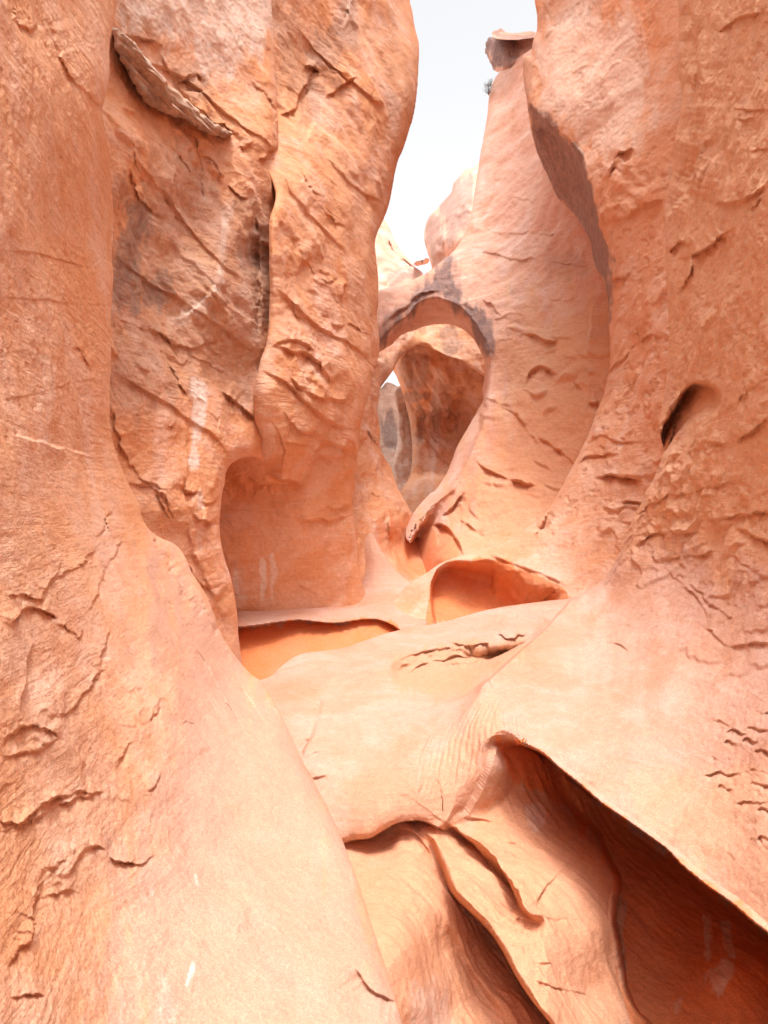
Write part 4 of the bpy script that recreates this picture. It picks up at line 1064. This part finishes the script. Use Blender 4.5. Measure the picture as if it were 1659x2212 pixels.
RW_f = [
 # alcove and folds on the upper wall
 ([(1430,975),(1445,960),(1452,930),(1470,890)], .03, 20, -.05, 14, 2.2, .8),
 ([(1463,120),(1480,150),(1500,190),(1516,135),(1515,185),(1500,260),(1490,330)], .03, 30, -.015, 26, 3, .8),
 ([(1520,310),(1508,345),(1490,390),(1475,420),(1460,450),(1440,470)], .05, 36, -.05, 22, 3, .7),
 ([(1440,548),(1455,535),(1470,522),(1485,525),(1492,535)], .03, 20, -.05, 12, 2, .6),
 ([(1455,562),(1480,560),(1520,545),(1550,520),(1590,492)], .05, 40, -.06, 20, 2.5, .6),
 ([(1540,440),(1590,440),(1630,420),(1670,400)], .03, 40, -.03, 16, 2.5, .8),
 ([(1465,640),(1475,620),(1495,595),(1500,560)], .03, 20, -.03, 16, 2.2, .7),
 ([(1554,70),(1575,52),(1610,35),(1660,30)], .03, 40, -.04, 14, 2.5, .8),
 ([(1570,225),(1600,235),(1640,240),(1680,235)], .02, 26, -.03, 12, 1.8, 1.2),
 ([(1590,255),(1620,262),(1660,255)], .015, 20, -.025, 10, 1.8, 1.2),
 ([(1625,330),(1650,322),(1690,325)], .015, 20, -.025, 10, 1.8, 1.2),
 ([(1620,455),(1640,440),(1660,425)], .015, 20, -.025, 10, 1.8, 1),
 ([(1530,960),(1580,955),(1620,930),(1660,900)], .03, 30, -.04, 14, 2, 1),
 ([(1560,900),(1590,870),(1630,830),(1670,790)], .02, 30, -.025, 14, 2, 1),
 # scaly beds of the foot
 ([(1360,1110),(1400,1100),(1440,1085),(1500,1060),(1560,1045),(1620,1050)], .02, 30, -.03, 12, 1.8, 1.4),
 ([(1530,1125),(1560,1120),(1600,1115),(1640,1105),(1680,1120)], .03, 36, -.045, 14, 1.8, 1),
 ([(1590,1145),(1620,1155),(1640,1165),(1690,1175)], .03, 30, -.05, 12, 1.8, 1),
 ([(1430,1210),(1470,1205),(1510,1200),(1545,1190)], .015, 30, -.03, 10, 1.8, 1),
 ([(1570,1195),(1600,1210),(1640,1240),(1680,1245)], .02, 30, -.035, 10, 1.8, 1),
 ([(1480,1255),(1520,1290),(1560,1320),(1600,1340)], .010, 26, -.02, 10, 1.8, 1.2),
 ([(1440,1230),(1480,1270),(1520,1310),(1540,1350)], .010, 26, -.018, 10, 1.8, 1.2),
 ([(1500,1345),(1540,1365),(1580,1400),(1640,1390),(1690,1395)], .012, 30, -.02, 16, 2.5, .8),
 ([(1380,1180),(1420,1160),(1470,1150),(1520,1155)], .015, 26, -.025, 12, 1.8, 1.4),
 # foreground ledge
 ([(1298,1384),(1320,1385),(1340,1392),(1352,1402),(1357,1409)], .004, 16, -.018, 6, 1.5, .3),
 ([(1270,1350),(1320,1340),(1380,1360),(1450,1350)], .004, 20, -.006, 16, 3, 1.2),
 ([(1360,1700),(1400,1700),(1450,1690)], .0, 20, .0, 20, 3, 1),
 # carved hollow on the saddle
 ([(958,1387),(975,1396),(1005,1402),(1035,1400),(1062,1390),(1100,1383),(1130,1378),(1158,1372)], .015, 30, -.05, 26, 2, .8),
 ([(1075,1372),(1095,1385),(1120,1378),(1152,1368)], .015, 16, -.03, 10, 1.8, .9),
 ([(836,1445),(860,1425),(890,1415),(940,1408),(1000,1405)], .02, 30, -.035, 16, 3, .5),
 ([(842,1462),(870,1438),(910,1424),(960,1416),(1040,1412)], .016, 9, -.022, 8, 2, .6),
 ([(855,1474),(890,1450),(930,1434),(990,1424),(1060,1418)], .016, 9, -.022, 8, 2, .6),
 ([(880,1482),(920,1462),(960,1446),(1010,1436),(1080,1424)], .016, 9, -.022, 8, 2, .6),
 ([(900,1490),(950,1475),(990,1460),(1030,1448),(1085,1430)], .016, 9, -.022, 8, 2, .6),
 ([(1020,1340),(1015,1355),(1030,1362),(1045,1365)], .01, 16, -.012, 8, 1.6, .9),
 ([(1058,1333),(1054,1350),(1065,1362)], .01, 16, -.012, 8, 1.6, .9),
 ([(1085,1325),(1078,1345),(1088,1360)], .01, 16, -.012, 8, 1.6, .9),
 ([(1120,1322),(1113,1345),(1122,1358)], .01, 16, -.012, 8, 1.6, .9),
 ([(705,1495),(690,1540),(672,1590),(660,1625)], .01, 26, -.035, 20, 7, .4),
 ([(672,1590),(662,1605),(656,1630),(652,1640)], .005, 16, -.05, 10, 4, .3),
 ([(655,1660),(662,1640),(690,1625)], .01, 20, -.015, 14, 5, .4),
 ([(676,1686),(690,1684),(705,1678)], .01, 20, -.02, 14, 2.5, .4),
]
for k in range(0, 8):
    f = RW_f[k]; RW_f[k] = (f[0], f[1] * 1.1, f[2] * 1.2, f[3] * 1.4, f[4] * 1.3) + tuple(f[5:])
RW_f.append(([(1490,-60),(1496,0),(1500,80),(1513,150),(1518,230),(1520,300),(1505,350),(1488,395),(1468,440)], .015, 40, -.05, 40, 9, .4))
for (x, y, w) in [(1538,1560,40),(1560,1578,50),(1592,1598,46),(1515,1632,40),(1505,1662,90),(1600,1664,70),(1530,1695,46),(1598,1690,60),(1575,1728,80),(1625,1750,50),(1630,1810,40),(1555,1600,30),(1640,1700,50),(1600,1575,60),(1645,1545,40),(1620,1625,60)]:
    RW_f.append(([(x, y), (x + w * .35, y - 6), (x + w * .7, y + 3), (x + w, y + 2)], .004, 14, -.020, 6, 1.4, .7))
for k in range(13):                                        # water flutes on the lip
    x = 1058 - k * 13
    RW_f.append(([(x + 40, 1470 + k * 7), (x + 6, 1540 + k * 7), (x - 6, 1620 + k * 6), (x - 14 - k, 1690 + k * 5)], .004 + .002 * (k % 3), 6, -.010 + .003 * (k % 2), 6, 2.2, .35))
for k in range(7):
    x = 1070 + k * 9
    RW_f.append(([(x - 4, 1520), (x - 2, 1560), (x + 2, 1596)], .003, 4, -.006, 4, 2, .3))
rock("near_right_wall", RW_out, RW_d, M_smooth, tex_right, rim=22, rim_aspect=0.9, thick=2.0, seed=15,
     splits=[dict(line=RW_cut, snap=1, wruns=[0,.863,.886,.902,.917,.947,1],width=[1.5,1.5,3,30,90,190,200], sign=1, depth=M_d, sub=[dict(line=[(1172,1362),(1130,1379),(1060,1392),(1000,1400),(930,1403),(870,1416),(838,1440),(840,1464),(870,1490),(920,1505),(980,1500),(1030,1482),(1100,1430),(1165,1374)], sign=-1, wob=5, width=[20,24,30,34,36,36,44,60,60,50,30,18],
                  depth=[(960,1440,4.33),(880,1445,4.24),(1060,1412,4.50),(1000,1490,3.82),(920,1500,3.80),(1120,1390,4.5),(840,1450,4.12),(1150,1375,4.58),(960,1410,4.33)])]),
             dict(line=[(1424,985),(1426,940),(1440,905),(1462,868),(1480,840),(1502,826),(1525,820),(1547,830),(1562,856),(1556,886),(1520,932),(1480,964),(1450,985)], sign=1, closed=1, wob=4, one=True, width=[8,8,10,10,10,10,12,16,30,60,70,60,30],
                  depth=[(1440,940,4.10),(1480,880,3.95),(1520,850,3.70),(1550,850,3.45),(1500,920,3.66),(1450,975,3.92),(1540,900,3.38)]),
             dict(line=LIP, sign=1, snap=1, wruns=LIPR, width=[1.5,1.5,2,70,130,150,70,8,1.5,1.5], round=[.06,.06,.06,.02,0,0,.005,.010,.008,.006], rw=34, depth=S_d, sub=[dict(line=[(880,1760),(905,1779),(925,1800),(945,1825),(965,1875),(985,1925),(1020,1965),(1055,2002),(1085,2045),(1110,2094),(1145,2150),(1180,2194),(1260,2290),(1420,2480)], width=[20,16,14,9,6,5,5,6,8,10], sign=1, wob=1, depth=S_left), dict(line=S_crack, width=[30,22,14,8,6,5,5,6,10], sign=-1, wob=3, depth=S_pool)])],
     rough=[(1480,100,.9),(1600,100,.8),(1500,500,.6),(1600,500,.9),(1500,750,1),(1600,800,1),(1500,1000,1),(1640,1050,1),(1500,1150,1),(1620,1250,.8),(1420,1200,.7),(1350,1230,.5),(1500,1300,.5),(1350,1330,.12),(1600,1400,.15),
            (1200,1500,.04),(1400,1500,.06),(1400,1700,.06),(1600,1650,.25),(1600,1900,.10),(1000,1700,.05),(800,1600,.04),(650,1500,.04),(900,1380,.08),(1000,1450,.12),(1100,1370,.35),(1100,1600,.04),(850,1500,.04),(830,2100,.15),(900,1850,.8),(1000,1900,1),(1100,2100,.8),(1050,2000,.9),(1200,1900,.5),(1250,2050,.5),(1200,1720,.6),(1500,2050,.25),(1450,2150,.35),(1000,1640,.04),(800,1740,.04)],
     feats=RW_f + S_f,
     pale=[([(1250,1300),(1330,1290),(1450,1310),(1500,1360),(1480,1400),(1420,1380),(1300,1370)],20,.22),([(1250,1420),(1400,1400),(1640,1430),(1680,1540),(1500,1560),(1380,1500)],40,.15),([(1140,1740),(1165,1735),(1180,1760),(1170,1790),(1145,1780)],6,.55),([(1515,1970),(1526,1972),(1540,2070),(1528,2085),(1522,2040)],4,.9),([(1565,1990),(1575,2000),(1592,2075),(1580,2075)],4,.8),([(1540,2100),(1575,2085),(1590,2100),(1575,2140),(1550,2160),(1540,2130)],7,.85),
           ([(1450,2180),(1480,2145),(1480,2160),(1460,2200)],5,.3),([(900,2150),(930,2110),(950,2150),(960,2230),(900,2230)],16,.4)],
     parts=[("slot", S_poly, "fluted orange slot with sharp blades and a dark red hollow"), ("ledge", [(1230,1292),(1303,1262),(1360,1275),(1450,1330),(1520,1375),(1600,1410),(2090,1420),(2090,2410),(1659,2015),(1475,1870),(1300,1735),(1124,1604),(1069,1614),(1037,1700),(1000,1600),(1005,1516),(1037,1487),(1100,1430),(1160,1375)], "smooth pale pink ledge overhanging the dark slot"),
            ("saddle", [(1303,1262),(1230,1292),(1160,1375),(1100,1430),(1037,1487),(1005,1516),(1000,1600),(1037,1700),(1069,1614),(1040,1700),(1010,1755),(950,1790),(905,1773),(760,1815),(600,1880),(480,1950),(480,1300),(1000,1250)], "smooth pale saddle sloping down to a fluted lip")],
     fresh_bounce=[([(1075,1612),(1124,1604),(1300,1735),(1475,1870),(1659,2015),(2090,2410),(2090,2600),(1500,2500),(1350,2140),(1330,1920),(1240,1760),(1120,1690)],8,.95),([(760,1830),(905,1790),(1000,1790),(1150,1700),(1330,1850),(1350,2200),(1400,2600),(760,2600)],20,.30)],  # first patch paints red bounced light into the hollow's colour
     tints=[([(1425,-2700),(2100,-2700),(2100,1250),(1600,1230),(1450,1180),(1360,1140),(1420,900)],60,.8,(.71,.41,.24)),([(740,1830),(905,1790),(1010,1770),(1080,1640),(1200,1700),(1330,1880),(1350,2200),(1400,2600),(700,2600)],14,.75,(.66,.385,.235)),([(835,1450),(870,1412),(960,1400),(1060,1395),(1150,1374),(1110,1425),(1030,1478),(960,1500),(880,1490)],10,.95,(.58,.325,.195)),([(1010,1540),(1060,1500),(1060,1600),(1030,1720),(960,1780),(830,1790),(880,1690),(960,1620)],22,.85,(.61,.345,.22)),([(1330,1690),(1400,1640),(1500,1650),(1700,1700),(1700,2040),(1560,1920),(1430,1800)],24,.65,(.665,.395,.25))],
     label="rough near right wall that spreads into a smooth pink ledge over the dark slot", cat="rock wall")

# ------------------------------------------------------------------ cap rock, bush and the balanced rock on the skyline
CR = [(1050,90),(1056,83),(1068,80),(1085,79),(1096,80),(1106,82),(1118,78),(1130,74),(1146,70),(1162,66),(1180,66),(1200,150),(1165,150),(1130,148),(1108,148),(1090,152),(1072,155),(1064,147),(1058,132),(1050,118),(1048,104)]
rock("cap_rock", CR, [(1050,100,11.9),(1060,140,11.6),(1090,110,11.0),(1120,140,10.9),(1140,80,11.3),(1190,110,10.8),(1120,95,11.4)], M_far,
     lambda P, rg, X, Y: 0.06 * fbm(P * 2.2, 4, 131) + .04 * plates(P, (0, .1, 1), 5, .5, 1.5, 132, .2, .15), rim=9, rim_aspect=1.3, thick=.8, seed=17, jag=4, step=1.6,
     stain_and_shade=[([(1045,80),(1110,76),(1115,120),(1105,150),(1060,155)],9,1.0)],
     label="dark knobbly cap rock perched on top of the pink fin", cat="cap rock")
CS = [(1062,74),(1066,67),(1076,64),(1082,60),(1088,66),(1098,72),(1112,71),(1126,70),(1150,68),(1160,80),(1120,86),(1090,86),(1068,82)]
rock("cap_slab", CS, [(1062,74,11.3),(1085,66,11.2),(1150,70,11.2),(1100,78,10.8)], M_far, lambda P, rg, X, Y: 0.02 * fbm(P * 4, 3, 133), rim=4, thick=.4, seed=18, step=1.2,
     stain_and_shade=[([(1055,60),(1085,58),(1085,80),(1055,80)],3,.6),([(1085,55),(1170,60),(1170,90),(1085,90)],5,.45)], label="thin flat slab lying on the cap rock against the sky", cat="rock slab")
BR = [(894,570),(900,564),(908,563),(914,561),(921,557),(927,560),(926,567),(918,571),(908,573),(900,575)]
rock("balanced_rock", BR, [(894,570,17.6),(926,562,17.6),(908,566,17.3)], M_far, lambda P, rg, X, Y: 0.03 * fbm(P * 3, 3, 135), rim=4, thick=.4, seed=19, step=1.2,
     label="small flat rock balanced where the slanting butte meets the rounded one", cat="boulder")

def leaf_mat():
    m = bpy.data.materials.new("desert_leaf")
    m.use_nodes = True
    n, l = m.node_tree.nodes, m.node_tree.links
    b = n["Principled BSDF"]; b.inputs["Roughness"].default_value = .8
    t = n.new("ShaderNodeTexNoise"); t.inputs["Scale"].default_value = 9
    r = n.new("ShaderNodeValToRGB")
    r.color_ramp.elements[0].color = (.05, .05, .03, 1); r.color_ramp.elements[1].color = (.16, .15, .10, 1)
    g = n.new("ShaderNodeNewGeometry")
    l.new(g.outputs["Position"], t.inputs["Vector"]); l.new(t.outputs["Fac"], r.inputs[0]); l.new(r.outputs[0], b.inputs["Base Color"])
    return m
M_leaf = leaf_mat()
M_twig = bpy.data.materials.new("twig"); M_twig.use_nodes = True
M_twig.node_tree.nodes["Principled BSDF"].inputs["Base Color"].default_value = (.16, .11, .08, 1)

def bush(px, py, D, r, label, seed, name="desert_shrub", tall=1.3, n=420):
    rnd = random.Random(seed)
    base = unproject(np.array(px), np.array(py), np.array(D))
    root = bpy.data.objects.new(name, None); C.objects.link(root); root.location = base
    tag(root, label, "shrub")
    co, fc = [], []
    cl = [(rnd.gauss(0, .45) * r, rnd.gauss(0, .4) * r, (.35 + rnd.random() * tall) * r, (.25 + .3 * rnd.random()) * r) for _ in range(11)]
    for k in range(n):
        c = rnd.choice(cl)
        p = Vector((c[0] + rnd.gauss(0, .5) * c[3], c[1] + rnd.gauss(0, .5) * c[3], c[2] + rnd.gauss(0, .5) * c[3]))
        u = Vector((rnd.gauss(0, 1), rnd.gauss(0, 1), rnd.gauss(0, 1))).normalized()
        w = u.orthogonal().normalized()
        s = r * (.07 + .07 * rnd.random())
        i = len(co)
        co += [p - u * s, p + w * s * .4, p + u * s, p - w * s * .4]
        fc.append((i, i + 1, i + 2, i + 3))
    me = bpy.data.meshes.new("foliage"); me.from_pydata([tuple(v) for v in co], [], fc); me.materials.append(M_leaf)
    o = bpy.data.objects.new("foliage", me); C.objects.link(o); o.parent = root
    co, fc = [], []
    for c in cl:
        a_ = Vector((0, 0, -.2 * r)); b_ = Vector(c[:3])
        d = (b_ - a_).normalized(); u = d.orthogonal().normalized(); v = d.cross(u)
        i = len(co)
        for q, rad in ((a_, .05 * r), ((a_ + b_) / 2 + Vector((rnd.gauss(0, .05) * r, 0, 0)), .035 * r), (b_, .012 * r)):
            for t in range(5):
                an = t * 2 * math.pi / 5
                co.append(q + (u * math.cos(an) + v * math.sin(an)) * rad)
        for s in range(2):
            for t in range(5):
                fc.append((i + s * 5 + t, i + s * 5 + (t + 1) % 5, i + s * 5 + 5 + (t + 1) % 5, i + s * 5 + 5 + t))
    me = bpy.data.meshes.new("stem"); me.from_pydata([tuple(v) for v in co], [], fc); me.materials.append(M_twig)
    o = bpy.data.objects.new("stem", me); C.objects.link(o); o.parent = root
bush(1056, 203, 11.15, .085, "small dark shrub clinging to the edge of the pink fin under the cap rock", 3)
bush(1060, 183, 11.2, .05, "tiny dark tuft beside the shrub on the edge of the fin", 5, n=160)

# ------------------------------------------------------------------ plateau round the slot, out of the picture, added to block stray sky light
def side(name, x_in, sgn):
    xs = np.array([0, .0, .15, .6, 2, 6, 14, 40]); zs = np.array([-3.2, -1.2, 1.2, 2.0, 2.3, 2.6, 3, 3])
    ysv = np.linspace(-9, 8.5, 40)
    co = []
    for y in ysv:
        for x, z in zip(xs, zs):
            w = .25 * math.sin(y * 1.3 + sgn) + .15 * math.sin(y * 2.9)
            co.append((sgn * (x_in + x) + w * .6, y, z + .1 * math.sin(3 * y + x)))
    m = len(xs); f = []
    for i in range(len(ysv) - 1):
        for j in range(m - 1):
            a_ = i * m + j
            f.append((a_, a_ + 1, a_ + m + 1, a_ + m))
    return land(name, co, f, M_far)
side("plateau_blocker", 2.3, -1)
side("plateau_blocker", 2.9, 1)

def rear():
    """the canyon goes on behind the viewer: a trough of floor and two walls"""
    prof = [(-2.9, 7.5), (-1.7, 3.6), (-1.15, 1.2), (-.95, 0), (-.85, -1.0), (-.6, -1.7), (0, -2.0), (.6, -1.75), (.95, -1.0), (1.1, 0), (1.35, 1.5), (1.8, 3.8), (2.8, 7.5)]
    ysv = np.linspace(-9, 0.85, 36)
    co = []
    for y in ysv:
        w = .5 * math.sin(y * .9 + .6) * min(1, (0.85 - y) / 2)
        for x, z in prof:
            co.append((x * (1 + .04 * min(4, .85 - y)) + w, y, z + .1 * math.sin(2.3 * y + x)))
    m = len(prof); f = []
    for i in range(len(ysv) - 1):
        for j in range(m - 1):
            a_ = i * m + j
            f.append((a_, a_ + 1, a_ + m + 1, a_ + m))
    return land("canyon_bed", co, f, M_smooth)
rear()
